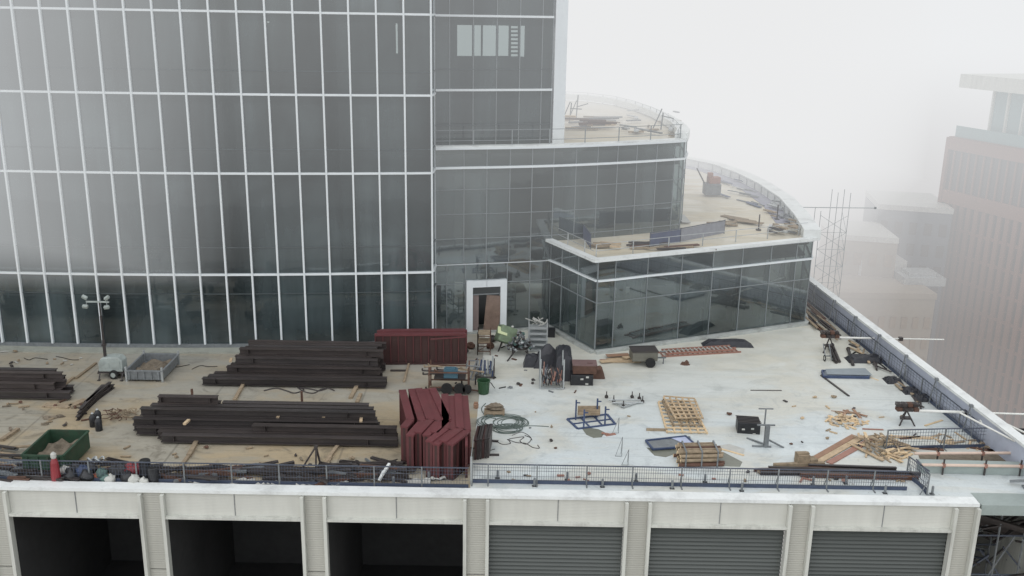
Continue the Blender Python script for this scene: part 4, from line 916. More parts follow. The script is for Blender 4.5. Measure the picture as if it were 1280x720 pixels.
for lvl, (off, lab) in enumerate(((0, 'pinkish primed lattice ladder lying flat, the lower one'), (.12, 'pinkish primed lattice ladder lying on top of the other'))):
    t = thing('ladder', a0, lab, 'ladder'); z = .06+lvl*.12; A = a0+dd*(.3*lvl)+nn*off; B = a1-dd*(.35*lvl)+nn*off
    for s_ in (0, .72): MB().bar(A+nn*s_+up3*z, B+nn*s_+up3*z, .08, .1).build('rail', m_lad, t)
    L_ = (B-A).length; n_ = 16; g = MB()
    for k in range(n_): q = A+dd*(L_*(k+.5)/n_)+up3*z; g.bar(q, q+nn*.72, .06)
    g.build('rung', m_sheet if lvl else m_lad, t)
tarp('tarpaulin_roll', P(909, 432), (3.0, .8, .35), 'long dark rolled tarpaulin lying against the foot of the low block', 20)
q = P(857, 456); one(MB().blob(q+up3*.05, (.55, .4, .25), 9, 5, .4, 77, .1).blob(q+Vector((.05, 0, .18)), (.25, .2, .2), 7, 4, .4, 78), 'rag', m_rust, 'small dark rag lump below the pinkish ladders', 'rag')

# ------------------------------------------------------------------ pale deck: scattered items
# pallet with fittings
def pallet(c, rz, w, d, label, name='pallet', m=None, slats=6, h=.14, group=None):
    t = thing(name, c, label, 'pallet', group, rz=rz); m = m or m_timber
    g = MB(); 
    for k in range(slats): g.box((0, -d/2+d*(k+.5)/slats, h-.012), (w, d/slats*.72, .024))
    g.build('deck_boards', m, t, world=False); g = MB()
    for x in (-w/2+.05, 0, w/2-.05): g.box((x, 0, h/2-.012), (.09, d, h-.03))
    g.build('stringer', m, t, world=False); return t
pallet(P(618, 517), 0, 1.05, .8, 'weathered pallet holding a grey lump beside the hose coils', m=m_timberd)
one(MB().blob(P(618, 515)+up3*.3, (.85, .55, .35), 10, 6, .3, 3, .1).bar(P(611, 516)+up3*.3, P(626, 516)+up3*.28, .12), 'plaster_bag', m_rubble, 'grey lump of bagged plaster sitting on the weathered pallet', 'bag')
one(MB().lathe(P(595, 510), [(.12, 0), (.14, .22), (.11, .24)], 10).box(P(595, 510)+up3*.28, (.2, .12, .1)), 'paint_tin', m_ply, 'small rusty tin near the edge of the pale deck', 'tin')
def coil(cx, cy, rx, ry, turns, label, m, sd, rad=.018):
    rn = random.Random(sd); pts = []; c = P(cx, cy); ph = rn.random()*6
    for k in range(int(turns*18)):
        a = k/18*2*PI+ph; j = 1+.2*math.sin(a*.23+sd)+.07*math.sin(a*1.3)+rn.uniform(-.02, .02); ox = .12*math.sin(k*.05+sd)
        pts.append(c+Vector((math.cos(a)*rx*j+ox, math.sin(a)*ry*j+ox*.6, .03+.012*(k/18))))
    return one(MB().tube(pts, rad, 6), 'hose_coil', m, label, 'hose coil')
coil(627, 528, 1.0, .75, 6, 'largest grey green hose coil on the pale deck, left part', m_hose, 1)
coil(640, 529, .75, .6, 4, 'second hose coil overlapping the largest on its right', m_hose, 2)
coil(635, 537, .62, .45, 4, 'small tight hose coil nearest the barriers', m_hose, 4)
hose('hose', [(607, 505), (602, 511), (604, 517), (610, 522), (620, 524)], .025, m_hose, 'short hose end curling round the weathered pallet', 'hose')
hose('hose', [(650, 534), (665, 533), (686, 534)], .025, m_hose, 'straight hose tail running right from the coils', 'hose')
hose('cable', [(620, 552), (628, 556), (638, 555), (636, 550), (645, 548), (655, 547), (650, 552), (658, 556), (664, 549), (656, 545)], .02, m_steel, 'thin black cable looping right of the small dark stack')
hose('cable', [(634, 550), (646, 554), (657, 555), (666, 560), (674, 561), (672, 557)], .02, m_steel, 'thin black cable end with a plug on the pale deck')
hose('cable', [(640, 545), (652, 541), (662, 546), (665, 551)], .014, m_steel, 'finest cable arc above the other two on the pale deck')
# blue base frame with four posts
b = P(741, 528); t = thing('post_base_frame', b, 'flat blue steel base frame with four upright tube posts', 'base frame')
c4 = [P(709, 525), P(722, 537), P(769, 531), P(759, 519)]; c4 = [q+up3*.04 for q in c4]
g = MB()
for i in range(4): g.bar(c4[i], c4[(i+1) % 4], .1, .08)
for u in (.33, .66): g.bar(c4[0].lerp(c4[3], u), c4[1].lerp(c4[2], u), .07, .06)
g.bar(c4[0].lerp(c4[1], .5), c4[3].lerp(c4[2], .5), .07, .06); g.build('frame', m_blue, t)
for px, py, pt in ((719.5, 525, 505), (746, 522, 503), (729.5, 536, 517), (756, 532, 513)):
    q = P(px, py); h_ = ht(px, py, pt)*1.25; MB().bar(q, q+up3*h_, .08).bar(q+up3*(h_-.15), q+Vector((.2, 0, h_-.15)), .05).build('post', m_blue, t)
for k in range(6):
    q = P(722, 518-k*.8, .3)+up3*.05*k; q2 = P(750, 518-k*.8, .3)+up3*.05*k; one(MB().bar(q, q2, .12, .06), 'timber_batten', m_timberd, 'weathered batten in the sheaf resting across the blue base frame', 'batten', 'battens resting on the blue base frame')
struct(MB().prism([(P(*q).x, P(*q).y) for q in ((728, 537), (736, 535), (748, 537), (756, 541), (752, 547), (742, 548), (733, 544))], .021, .026), 'ground_dark_patch', m_patch)  # darker, smoother patch laid on the pale deck
struct(MB().prism([(P(*q).x, P(*q).y) for q in ((808, 560), (822, 562), (870, 557), (905, 566), (928, 578), (925, 584), (890, 583), (850, 566), (832, 572), (818, 570))], .022, .027), 'ground_dark_patch', m_patch)
one(MB().bar(P(757, 545)+up3*.03, P(769, 543)+up3*.03, .18, .05).bar(P(752, 543)+up3*.08, P(764, 545)+up3*.08, .1, .05), 'brick_board', m_lad, 'small pinkish board between the dark patch and the wire stands', 'board')
for i, (px, py, pt, w) in enumerate(((770, 542, 522, 6), (774, 571, 546, 6), (782, 582, 562, 6))):
    q = P(px+3, py); h_ = ht(px, py, pt); dx = .3
    one(MB().bar(q, q+up3*h_, .022).bar(q+Vector((-dx, 0, 0)), q+up3*h_, .018).bar(q+Vector((-dx, 0, .02)), q+Vector((0, 0, .02)), .03).bar(q+Vector((0, .3, 0)), q+up3*h_, .018), 'wire_stand', m_galvd, ['thin wire easel stand next to the blue base frame', 'thin wire easel stand in the middle of the three', 'thin wire easel stand closest to the barriers'][i], 'wire stand')
# tubular frames with castors
b = P(782, 506); t = thing('folded_tube_frame', b, 'collapsed grey tube frame with small castors on the pale deck', 'tube frame')
ends = [P(758, 498), P(767, 503), P(779, 510), P(803, 504), P(790, 498), P(799, 500)]
g = MB(); ps = [P(760, 500, .15), P(800, 500, .15), P(765, 504, .1), P(804, 503, .12), P(770, 503, .12), P(779, 509, .1), P(779, 509, .1), P(800, 502, .1), P(766, 503, .2), P(790, 505, .2)]
for i in range(0, 10, 2): g.tube([ps[i], ps[i+1]], .04, 7)
g.build('frame', m_galv, t)
for q in ends: MB().lathe(q+up3*.1, [(.03, -.04), (.1, -.04), (.1, .04), (.03, .04)], 10, 'Y').bar(q+up3*.1, q+up3*.4, .05).build('castor', m_steel, t)
# lattice timber panels
def lattice(cs, z, label, nx_, ny_, m):
    w = [P(*q)+up3*z for q in cs]; t = thing('timber_lattice', (w[0]+w[2])/2, label, 'timber panel')
    for k in range(nx_+1): MB().bar(w[0].lerp(w[1], k/nx_), w[3].lerp(w[2], k/nx_), .09, .07).build('long_batten', m, t)
    for k in range(ny_+1): MB().bar(w[0].lerp(w[3], k/ny_)+up3*.06, w[1].lerp(w[2], k/ny_)+up3*.06, .09, .05).build('cross_batten', m, t)
m_pine = M('fresh_pine', (214, 190, 154), .8, .15, 4)
lattice(((823, 504), (866, 508), (884, 543), (834, 542)), .05, 'larger fresh timber lattice panel lying at the bottom of the pair', 5, 8, m_pine)
lattice(((829, 502), (868, 505), (878, 529), (845, 530)), .26, 'smaller timber lattice panel lying on top of the larger one', 5, 6, m_timber)
lattice(((828, 504), (862, 507), (876, 536), (842, 536)), .16, 'middle lattice layer sandwiched in the pair of timber panels', 3, 4, m_timberd)
timber(808, 538.5, 834, 539, 'grey timber stub poking out left of the lattice panels', .14, .12)
# blue framed mesh sheet on the ground
w = [P(807, 553)+up3*.1, P(857, 547.5)+up3*.1, P(871, 560)+up3*.1, P(816, 564)+up3*.1]; t = thing('framed_sheet', w[0], 'blue framed grey sheet lying flat left of the pole bundle', 'framed sheet')
g = MB()
for i in range(4): g.bar(w[i], w[(i+1) % 4], .08, .08)
g.build('frame', m_blue, t); MB().quad(*[q-up3*.02 for q in w]).build('sheet', m_galvd, t)
b_ = w[0].lerp(w[1], .62); MB().quad(b_, w[1]-up3*.005, w[2]-up3*.005, w[3].lerp(w[2], .86)).build('pale_film', M('pale_film', (176, 184, 208), .4, .15, 3), t)
# bundle of poles
rn = random.Random(13)
c_a, c_b = P(850, 584), P(902, 583)
k = 0
for row in range(4):
    for i in range(6-row//2):
        a = c_a+Vector((rn.uniform(-.15, .15)+.12*row*0, .2*i+.1*row, .1+.17*row)); bb = c_b+Vector((rn.uniform(-.2, .2), .2*i+.1*row, .1+.17*row))
        t = thing('pole', a, 'round timber pole in the strapped bundle behind the barriers', 'pole', 'poles in the strapped bundle')
        MB().tube([a, bb], .085, 8).build('shaft', rn.choice([m_timberd, m_timberd, m_rust]), t); MB().lathe(a+Vector((-.012, 0, 0)), [(.075, -.01), (.075, .01)], 8, 'X').build('cut_end', m_pine, t)
for u in (.12, .5, .88): 
    q = c_a.lerp(c_b, u); one(MB().bar(q+Vector((0, -.1, .0)), q+Vector((0, -.1, .75)), .06).bar(q+Vector((0, -.1, .78)), q+Vector((0, 1.1, .78)), .07, .04).bar(q+Vector((0, 1.1, 0)), q+Vector((0, 1.1, .78)), .06), 'bundle_clamp', m_galvd, ['left clamp over the pole bundle', 'middle clamp over the pole bundle', 'right clamp over the pole bundle'][int(u*2.5)], 'clamp')
timber(891, 559, 930, 570, 'thin yellow plank lying right of the pole bundle', .12, .05, m=m_pine, name='plank')
one(MB().quad(*[P(*q)+up3*.04 for q in ((893, 558), (912, 556), (931, 562), (928, 570))]), 'cardboard', m_sheet, 'cream cardboard sheet on the deck above the thin yellow plank', 'cardboard')
# black crate + grey stand
b = P(937, 543); t = thing('crate', b, 'black slatted crate standing alone on the pale deck', 'crate')
MB().box(b+Vector((0, .45, .3)), (1.1, .9, .58), -.12).build('body', m_black, t, bevel=.02)
g = MB()
for i in range(5): g.box(b+Vector((0, .1+.18*i, .6)), (1.1, .06, .03), -.12)
g.build('top_slat', m_steel, t)
for x, z in ((-.35, .3), (.1, .33), (.2, .05)): MB().box(b+Vector((x, -.08, z)), (.14, .02, .08)).build('tag', m_sheet, t)
b = P(957, 559); t = thing('lifting_stand', b, 'grey upright machine stand with a crossbar and splayed feet by the black crate', 'stand')
MB().box(b+Vector((0, 0, .6)), (.2, .22, 1.1)).build('column', m_galvd, t)
MB().bar(b+Vector((-.65, 0, .04)), b+Vector((.25, -.05, .04)), .09).bar(b+Vector((-.7, .9, .04)), b+Vector((0, .1, .1)), .07).bar(b+Vector((.1, .3, .3)), b+Vector((.85, -.1, .03)), .07).build('foot', m_galvd, t)
MB().bar(b+Vector((-.5, 0, 1.15)), b+Vector((.35, 0, 1.15)), .07).bar(b+Vector((-.1, .2, 1.1)), b+Vector((-.1, .2, 1.9)), .06).bar(b+Vector((-.45, .2, 1.9)), b+Vector((.25, .2, 1.9)), .05).build('crossbar', m_galvd, t)
timber(938, 488.5, 977, 488.8, 'thin dark rod lying alone towards the low block', .06, .05, m=m_steel, name='rod', cat='rod')
# beams & boards near the right end of the barrier row
timber(967, 584, 1030, 582, 'weathered round edged beam lying behind the right barriers', .18, .18, name='beam', cat='beam')
for k, (x0, y0, x1, y1) in enumerate(((942, 590, 1060, 586), (950, 594, 1130, 596), (960, 588, 1080, 592), (1000, 597, 1148, 601), (1010, 586, 1120, 590), (1060, 593, 1150, 597))):
    one(ibeam(MB(), P(x0, y0)+up3*.02*k, P(x1, y1)+up3*.02*k, .16, .14), 'steel_channel', m_steel if k % 3 else m_rust, 'dark steel channel lying lengthwise behind the right end of the barriers', 'steel channel', 'steel channels behind the right barriers')
b = P(1002, 580); one(MB().box(b+up3*.28, (.55, .5, .5), .1).box(b+up3*.56, (.58, .2, .05), .1).box(b+Vector((.45, 0, .16)), (.4, .4, .3), .3), 'wooden_box', m_timberd, 'weathered wooden box standing on the beam end behind the barriers', 'box')
for i, (x0, y0, x1, y1, z) in enumerate(((1012, 577, 1068, 545, 0), (1023, 579, 1079, 547, .05), (1036, 580, 1091, 549, .02), (1060, 556, 1104, 578, .08))):
    timber(x0, y0, x1, y1, ['first long pinkish board of the row slanting up to the offcut heap', 'second long pinkish board beside the first', 'third long pinkish board beside the second', 'narrow board crossing under the offcut heap'][i], .3 if i < 3 else .16, .05, z=z, m=(m_ply, m_timber, m_lad, m_timber)[i], name='scaffold_board', cat='board')
rn = random.Random(23)
def offcuts(cx, cy, sx_, sy_, n_, label, group, mats, ln=(.25, .7), zmax=.3):
    c = P(cx, cy)
    for k in range(n_):
        a = rn.uniform(0, 6.28); rr = math.sqrt(rn.random()); q = c+Vector((math.cos(a)*rr*sx_/2, math.sin(a)*rr*sy_/2, .04+zmax*(1-rr)*rn.random())); an = rn.uniform(0, 3.14); d = Vector((math.cos(an), math.sin(an), rn.uniform(-.12, .12)))*rn.uniform(*ln)/2
        one(MB().bar(q-d, q+d, rn.uniform(.07, .14), .05), 'timber_offcut', rn.choice(mats), label, 'timber offcut', group)
offcuts(1056, 527, 2.0, 1.6, 48, 'short pale timber offcut in the heap on the open deck', 'offcuts in the upper heap', [m_pine, m_pine, m_timber, m_sheet])
offcuts(1102, 560, 2.4, 2.6, 60, 'splintered timber piece in the heap under the counterweight', 'offcuts in the lower heap', [m_timber, m_timberd, m_timberd, m_pine], (.4, 1.3), .75)
offcuts(1060, 518, 1.6, .5, 6, 'brown flat timber piece above the pale offcut heap', 'brown pieces above the offcut heap', [m_ply, m_timberd], (.7, 1.3), .05)
offcuts(1200, 552, 2.6, 1.6, 14, 'grey timber scrap behind the right hand mesh barriers', 'timber scraps behind the mesh barriers', [m_timberd, m_timber], (.4, 1.0), .05)
timber(1078, 537, 1104, 538, 'orange brown batten lying right of the pale offcut heap', .1, .06, m=m_lad, name='batten')
timber(1156, 533, 1178, 526, 'pale yellow batten alone on the deck near the parapet', .1, .06, m=m_pine, name='batten')
# counterweight with boom
def davit(px, py, boom_end, label, wlabel, dz, sc=1.0):
    b = P(px, py); t = thing('davit_boom', b, label, 'davit boom')
    MB().box(b+up3*(dz*.45), (.5, .3, dz*.1)).bar(b+Vector((-.4, -.3, 0)), b+Vector((0, 0, dz)), .06).bar(b+Vector((.4, -.3, 0)), b+Vector((0, 0, dz)), .06).bar(b+Vector((0, .6, 0)), b+Vector((0, 0, dz)), .06).build('stand', m_steel, t)
    e = boom_end; s_ = b+up3*dz
    MB().tube([s_+(s_-e).normalized()*.3, s_.lerp(e, .5)], .075*sc, 8).tube([s_.lerp(e, .48), e], .05*sc, 8).build('boom', m_tube, t)
    for u in (.48, .52, .62): q = s_.lerp(e, u); MB().box(q, (.22, .22, .22)).build('clamp', m_steel, t)
    rn = random.Random(int(px)); 
    for k in range(8):
        q = s_+Vector((-.45+.28*(k % 4), .12*(k//4)-.1, .1+.2*(k//4)))
        one(MB().box(q+Vector((0, 0, .02)), (.25, .32, .17), rn.uniform(-.08, .08)).box(q+Vector((0, 0, .12)), (.1, .1, .03)), 'counterweight', m_rust if k % 3 == 0 else m_steel, wlabel, 'counterweight', wlabel.replace('dark ', '')[:40])
    return t
q = P(1131, 530); e = PY(1290, 518, q.y-.6)
davit(1131, 530, e, 'long white boom pole with counterweights, crossing the near end of the parapet', 'dark counterweight block on the near boom stand', .75)
q = P(1033, 437); e = PY(1180, 424.5, q.y-.2)
davit(1035, 440, e, 'thin white boom pole with counterweights, farther one by the low block', 'dark counterweight block on the far boom stand', .95, .85)
# things along the right
for i, (x0, y0, x1, y1) in enumerate(((1036, 434, 1045, 455), (1040, 433, 1049, 454), (1060, 438, 1066, 458))):
    a, bb = P(x0, y0)+up3*.1, P(x1, y1)+up3*.1; one(MB().tube([a, bb], .1, 8).tube([a.lerp(bb, -.01), a.lerp(bb, .02)], .13, 8), 'pipe_length', m_steel, ['dark pipe length near the far boom, left of two touching', 'dark pipe length near the far boom, right of two touching', 'single dark pipe length right of the touching pair'][i], 'pipe')
b = P(1032, 452); t = thing('pump_trolley', b, 'small grey trolley with rings left of the dark pipes', 'trolley')
MB().bar(b+up3*.1, b+Vector((.15, 1.2, .7)), .05).bar(b+Vector((.35, 0, .1)), b+Vector((.5, 1.2, .7)), .05).bar(b+Vector((0, .3, .25)), b+Vector((.4, .3, .25)), .05).build('frame', m_galvd, t)
for x in (-.05, .45): MB().tube([b+Vector((x, .1+.17*math.cos(a*PI/6), .18+.17*math.sin(a*PI/6))) for a in range(12)], .03, 6, True).build('wheel', m_rubber, t)
a, bb = P(1028, 471), P(1084, 473); t = thing('blue_sheet_pack', a, 'flat pack of blue grey sheets lying above the long dark rod', 'sheet pack')
for k in range(4):
    o_ = Vector((.08*k, .05*k, .05*k)); g = MB().quad(P(1027, 466)+o_+up3*.04, P(1077, 465)+o_+up3*.04, P(1086, 474)+o_+up3*.04, P(1029, 473)+o_+up3*.04); g.build('sheet', M('sheet_blue%d' % k, (118+k*6, 130+k*5, 150), .45, .12, 2), t)
g = MB(); cc = [P(1027, 466), P(1077, 465), P(1086, 474), P(1029, 473)]
for i in range(4): g.bar(cc[i]+up3*.1, cc[(i+1) % 4]+up3*.1, .07, .16)
g.build('frame', m_blue, t)
timber(1026, 470, 1061, 496, 'long dark rod pointing down from the blue sheet pack', .1, .08, m=m_steel, name='rod', cat='rod')
timber(1084, 471, 1098, 476, 'pale stick beyond the right end of the blue sheet pack', .06, .05, m=m_pine, name='stick')
tarp('tarpaulin', P(1082, 451), (2.2, 1.0, .3), 'flattened dark sheet lying right of the dark pipes', 31)
hose('cable', [(1064, 444), (1070, 441), (1078, 444), (1088, 450), (1100, 456), (1108, 462)], .05, m_rubber, 'thick black cable running along the flattened dark sheet')
# planks and scrap along the parapet foot
rn = random.Random(29)
for k in range(26):
    u = rn.uniform(-3, 9); off = rn.uniform(-1.7, -.3); q = PB0+pdir*u+pn*off+up3*(.05+.2*rn.random()); d = (pdir+pn*rn.uniform(-.06, .06)).normalized()*rn.uniform(1, 2.1)
    one(MB().bar(q-d, q+d, rn.uniform(.1, .22), .06), 'scaffold_plank', rn.choice([m_timberd, m_rust, m_steel, m_timberd]), 'weathered plank in the long pile at the far foot of the parapet', 'plank', 'planks piled at the far foot of the parapet')
for k in range(22):
    u = rn.uniform(9, 19.5); off = rn.uniform(-.95, -.3); q = PB0+pdir*u+pn*off+up3*(.05+.1*rn.random()); d = (pdir+pn*rn.uniform(-.5, .5)).normalized()*rn.uniform(.2, .9)
    one(MB().bar(q-d, q+d, rn.uniform(.06, .16), .06), 'scrap_piece', rn.choice([m_timberd, m_timber, m_steel, m_sheet]), 'loose scrap strip scattered along the inner foot of the parapet', 'scrap strip', 'scrap strips along the parapet foot')
for i, (px, py) in enumerate(((1165, 500), (1128, 478), (1150, 491))):
    tarp('tarpaulin_roll', P(px-12, py-1), (.9, .9, .18), ['dark rolled sheet at the parapet foot, nearest the counterweight', 'dark rolled sheet at the parapet foot, highest of three', 'dark rolled sheet at the parapet foot, middle of three'][i], 50+i)
# cable brackets on the parapet
for k in range(9):
    q = A0.lerp(A1, .35+.062*k)+pn*.3+up3*1.47; lean = pdir*rn.uniform(-.4, .4)
    one(MB().bar(q-up3*1.4-pn*.5, q-pn*.3+lean*.3, .045).bar(q-up3*1.4-pn*.4+pdir*.7, q-pn*.3+lean*.3, .03).box(q-pn*.25, (.16, .16, .14)), 'raking_brace', m_galvd, 'grey raking brace leaning between the deck and the parapet wall', 'brace', 'raking braces against the parapet wall')

# ------------------------------------------------------------------ near right corner annex
t = thing('annex_roof', (23, 40, 0), 'grey green edged roof strip right of the white coping end', 'building')
gz = .0
MB().prism([(20.15, 36.9), (34, 36.9), (34, 38.0), (20.15, 38.0)], -.45, .024).build('fascia', m_flange, t)
MB().prism([(20.15, 38.0), (PBN.x+12, 38.0), (PBN.x+12, 44.2), (24.2, 44.2), (PBN.x+.02, 40.0)], -.3, .012).build('roof', m_deckR, t)
MB().prism([(18.7, 39.8), (34, 39.5), (34, 39.95), (18.7, 40.25)], .03, .5).build('box_gutter', m_flange, t)
MB().prism([(19.0, 40.25), (34, 39.95), (34, 41.6), (19.4, 41.9)], .03, .04).build('trough', m_rubble, t)
for (px0, py0, px1, py1, lb, z) in ((1143, 567, 1290, 566, 'pinkish tube rail, the farther of two at the right corner', .55), (1152, 581, 1290, 583, 'pinkish tube rail, the nearer of two at the right corner', .5)):
    a, bb = P(px0, py0, z), P(px1, py1, z); tr_ = thing('tube_rail', Vector((a.x, a.y, .04)), lb, 'rail')
    MB().tube([a, bb], .07, 8).build('tube', M('rail_buff', (206, 184, 168), .6, .1), tr_)
    for u in (.2, .58, .9):
        q = a.lerp(bb, u); MB().bar(Vector((q.x, q.y, .03)), q+up3*.3, .06).build('post', m_steel, tr_); MB().box(q, (.12, .17, .17)).build('clamp', m_lad, tr_)
one(MB().bar(P(1250, 640, 0)*0+Vector((22.9, 38.5, .04)), Vector((22.9, 38.5, .7)), .12).box((22.9, 38.5, .08), (.4, .3, .08)).bar((22.3, 38.9, .15), (22.9, 38.5, .4), .1), 'anchor_post', m_galvd, 'stout grey anchor post on the roof strip beyond the white coping end', 'post')
one(MB().box((24.6, 38.5, .06), (1.6, .7, .07), .1).box((24.9, 38.7, .12), (1.0, .4, .05), .3), 'dark_mat', m_rust, 'dark brown mat lying at the right border of the roof strip', 'mat')
rn = random.Random(37)
for k in range(12):
    q = Vector((rn.uniform(19.6, 26), rn.uniform(42.2, 43.6), .05)); an = rn.uniform(-.4, .4); d = Vector((math.cos(an), math.sin(an), 0))*rn.uniform(.3, 1.1)
    one(MB().bar(q-d, q+d, rn.uniform(.1, .25), .05), 'timber_scrap', rn.choice([m_timberd, m_timber, m_rust]), 'timber scrap between the mesh barriers and the pinkish rails', 'timber scrap', 'timber scraps near the pinkish rails')
for i, (x0, y0, x1, y1) in enumerate(((1237, 520, 1290, 545), (1200, 516, 1285, 560), (1225, 525, 1250, 560))):
    a, bb = P(x0, y0, 1.3 if i < 2 else 1.0), P(x1, y1, 1.2 if i < 2 else .1); one(MB().tube([a, bb], .045, 7), 'brace_tube', m_tube, ['pale tube sloping beyond the parapet near the right border, upper', 'pale tube lying along the parapet top near the right border', 'pale short tube propped inside the near parapet end'][i], 'tube')
# scaffold below the annex
t = thing('scaffold', (26, 41, -20), 'dark scaffolding and planks in the shadowed gap under the grey green roof strip', 'scaffold')
for x in [20.9+1.15*k for k in range(8)]:
    for y in (38.6, 41.2, 44.2): MB().tube([(x, y, -22), (x, y, -.7)], .05, 6).build('standard', m_galvd, t)
for z in (-2.4, -4.4, -6.4):
    for y in (38.6, 41.2): MB().tube([(20.5, y, z), (30, y, z)], .045, 6).build('ledger', m_fence, t)
for k in range(5): MB().bar((20.6, 38.2+.5*k, -1.1-.32*k), (31, 38.0+.5*k, -4.2-.3*k), .22, .12).build('raking_beam', m_steelb, t)
rn = random.Random(77)
for k in range(60):
    x = rn.uniform(20.4, 27); z = rn.uniform(-6.5, -1.2); y = rn.uniform(38.4, 42.5); d = Vector((rn.uniform(-1.2, 1.2), rn.uniform(-.3, .3), rn.uniform(-.9, .9)))
    MB().bar((x-d.x, y-d.y, z-d.z), (x+d.x, y+d.y, z+d.z), rn.uniform(.05, .16), .06).build('cross_tube', rn.choice([m_steel, m_steel, m_fence, m_fence, m_timberd, m_galvd]), t)
for k in range(5): MB().tube([(21+1.8*k, 38.6, -6.4), (22.8+1.8*k, 38.6, -2.4)], .04, 6).build('brace', m_galvd, t)
MB().box((26, 46, -9), (14, .3, 17)).box((20.6, 42, -9), (.3, 8, 17)).build('back_wall', m_void, t)  # dark colour stands in for the deep shade behind the scaffold
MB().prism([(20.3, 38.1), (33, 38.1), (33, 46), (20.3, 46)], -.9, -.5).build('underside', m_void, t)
# ------------------------------------------------------------------ scaffold mast beyond the parapet
b = PY(1035, 385, 71); zt_ = PY(1035, 252, 71).z
t = thing('lattice_mast', (b.x, 71, -3), 'thin lattice access mast rising beyond the far end of the parapet', 'mast')
xa, xb = PY(1017, 320, 71).x, PY(1051, 320, 71).x
for x in (xa, (xa+xb)/2+.1, xb):
    for y in (70.4, 71.8): MB().tube([(x, y, -4), (x, y, zt_ + (.8 if x != xa else -.6))], .022, 5).build('standard', m_galv, t)
g = MB(); z = -3.5
while z < zt_-1:
    g.tube([(xa, 70.4, z), (xb, 70.4, z+1.3)], .015, 4).tube([(xb, 70.4, z), (xa, 70.4, z+1.3)], .015, 4).tube([(xa, 70.4, z), (xb, 70.4, z)], .015, 4).tube([(xb, 70.4, z), (xb, 71.8, z+1.3)], .015, 4); z += 1.3
g.build('bracing', m_galv, t)
a, bb = PY(985, 259, 70), PY(1094, 260, 70); t = thing('jib_pole', a, 'thin horizontal pole held out beside the lattice mast above the round roof', 'pole')
MB().tube([a, bb], .035, 6).build('tube', m_galv, t); MB().box(bb, (.14, .14, .14)).build('end_cap', m_galvd, t)

# ------------------------------------------------------------------ things on the two round roofs
ZR = 5.82; ZU = 11.7
def PR(px, py, z=ZR): return P(px, py, z)
for i, ((x0, y0), (x1, y1)) in enumerate((((812, 309), (850, 303)), ((850, 303), (905, 292)), ((719, 285), (738, 311)))):
    a, bb = PR(x0, y0), PR(x1, y1); m_ = M('blue_net%d' % i, [(84, 92, 116), (136, 138, 146), (84, 90, 112)][i], .7, .15, 3)
    lb = ['short blue debris net panel in the middle of the near roof edge', 'long pale blue net panel right of the short blue one on the roof edge', 'blue net panel at the sharp left corner of the low roof'][i]
    t = thing('net_panel', a, lb, 'net panel'); MB().bar(a+up3*.45, bb+up3*.45, .03, .8).build('net', m_, t); MB().bar(a+up3*.9, bb+up3*.9, .05).bar(a, a+up3*.95, .05).bar(bb, bb+up3*.95, .05).build('frame', m_fence, t)
def rail(pts, z, label, h=1.0, rails=(1.0, .5), post_each=2.2, name='guard_rail', m=None, rad=.02):
    pts = [Vector((q[0], q[1], z)) for q in pts]; t = thing(name, pts[0], label, 'guard rail'); m = m or m_galv
    for rr in rails: MB().tube([q+up3*(h*rr) for q in pts], rad, 6).build('rail', m, t)
    acc = 0; L_ = 0
    for a, b2 in zip(pts, pts[1:]):
        d = (b2-a).length; s_ = 0
        while L_+d > acc:
            q = a.lerp(b2, (acc-L_)/d); MB().box(q+up3*(h/2), (.06, .06, h)).build('post', m, t); acc += post_each
        L_ += d
rail([(q[0], q[1]) for q in (PR(690, 297), PR(742, 322))], ZR, 'thin guard rail along the short left side of the low roof', .8)
rail([(q[0], q[1]) for q in (PR(745, 322), PR(880, 307), PR(1008, 293))], ZR, 'thin guard rail along the long front side of the low roof', .8, post_each=2.6)
rail(offs(back[1:], -.95), ZR, 'grey guard rail following the curved edge of the low roof', .6, (1.0,), 1.9, rad=.02)
rail(offs(mpx, -.3), ZU, 'pale guard rail along the straight edge of the upper roof before the wing', 1.15, (1.0, .45), 2.4, m=m_mull)
rail(offs(edge, -.5), ZU, 'pale guard rail around the curved far edge of the upper roof', .8, (1.0, .5), 2.2, m=m_galv)
rn = random.Random(41)
def roofscrap(px0, px1, py0, py1, n_, z, label, group, mats, ln=(.4, 1.4), an0=-.3, an1=.5, th=.08, zr=.15):
    for k in range(n_):
        q = P(rn.uniform(px0, px1), rn.uniform(py0, py1), z)+up3*(.05+zr*rn.random()); an = rn.uniform(an0, an1); d = Vector((math.cos(an), math.sin(an), 0))*rn.uniform(*ln)/2
        one(MB().bar(q-d, q+d, rn.uniform(.12, .35), th), 'roof_batten', rn.choice(mats), label, 'batten', group)
roofscrap(744, 770, 306, 312, 7, ZR, 'buff board stacked near the sharp corner of the low roof', 'boards near the corner of the low roof', [m_timber, m_timberd])
roofscrap(780, 880, 304, 314, 12, ZR, 'dark timber strip behind the front edge of the low roof', 'dark strips behind the front edge of the low roof', [m_timberd, m_rust, m_steel], (.8, 2.4), -.1, .45)
roofscrap(893, 912, 278, 283, 4, ZR, 'small dark board left of the slanting sheets on the low roof', 'small boards on the low roof', [m_timberd, m_rust])
for i in range(3):
    q = P(918+9*i, 273+3.5*i, ZR); one(MB().box(q+up3*(.06+.05*i), (2.0, .55, .05), -.75+.1*i), 'ply_sheet', m_timberd, ['dark ply sheet lying slanted on the low roof, upper left of three', 'dark ply sheet lying slanted on the low roof, between two others', 'dark ply sheet lying slanted on the low roof, lower right of three'][i], 'sheet')
roofscrap(962, 996, 255, 294, 30, ZR, 'grey scrap length heaped inside the curved parapet of the low roof', 'scrap heaped inside the curved parapet', [m_galvd, m_steel, m_timberd, m_galv], (.5, 1.8), 1.2, 2.3, .08, .45)
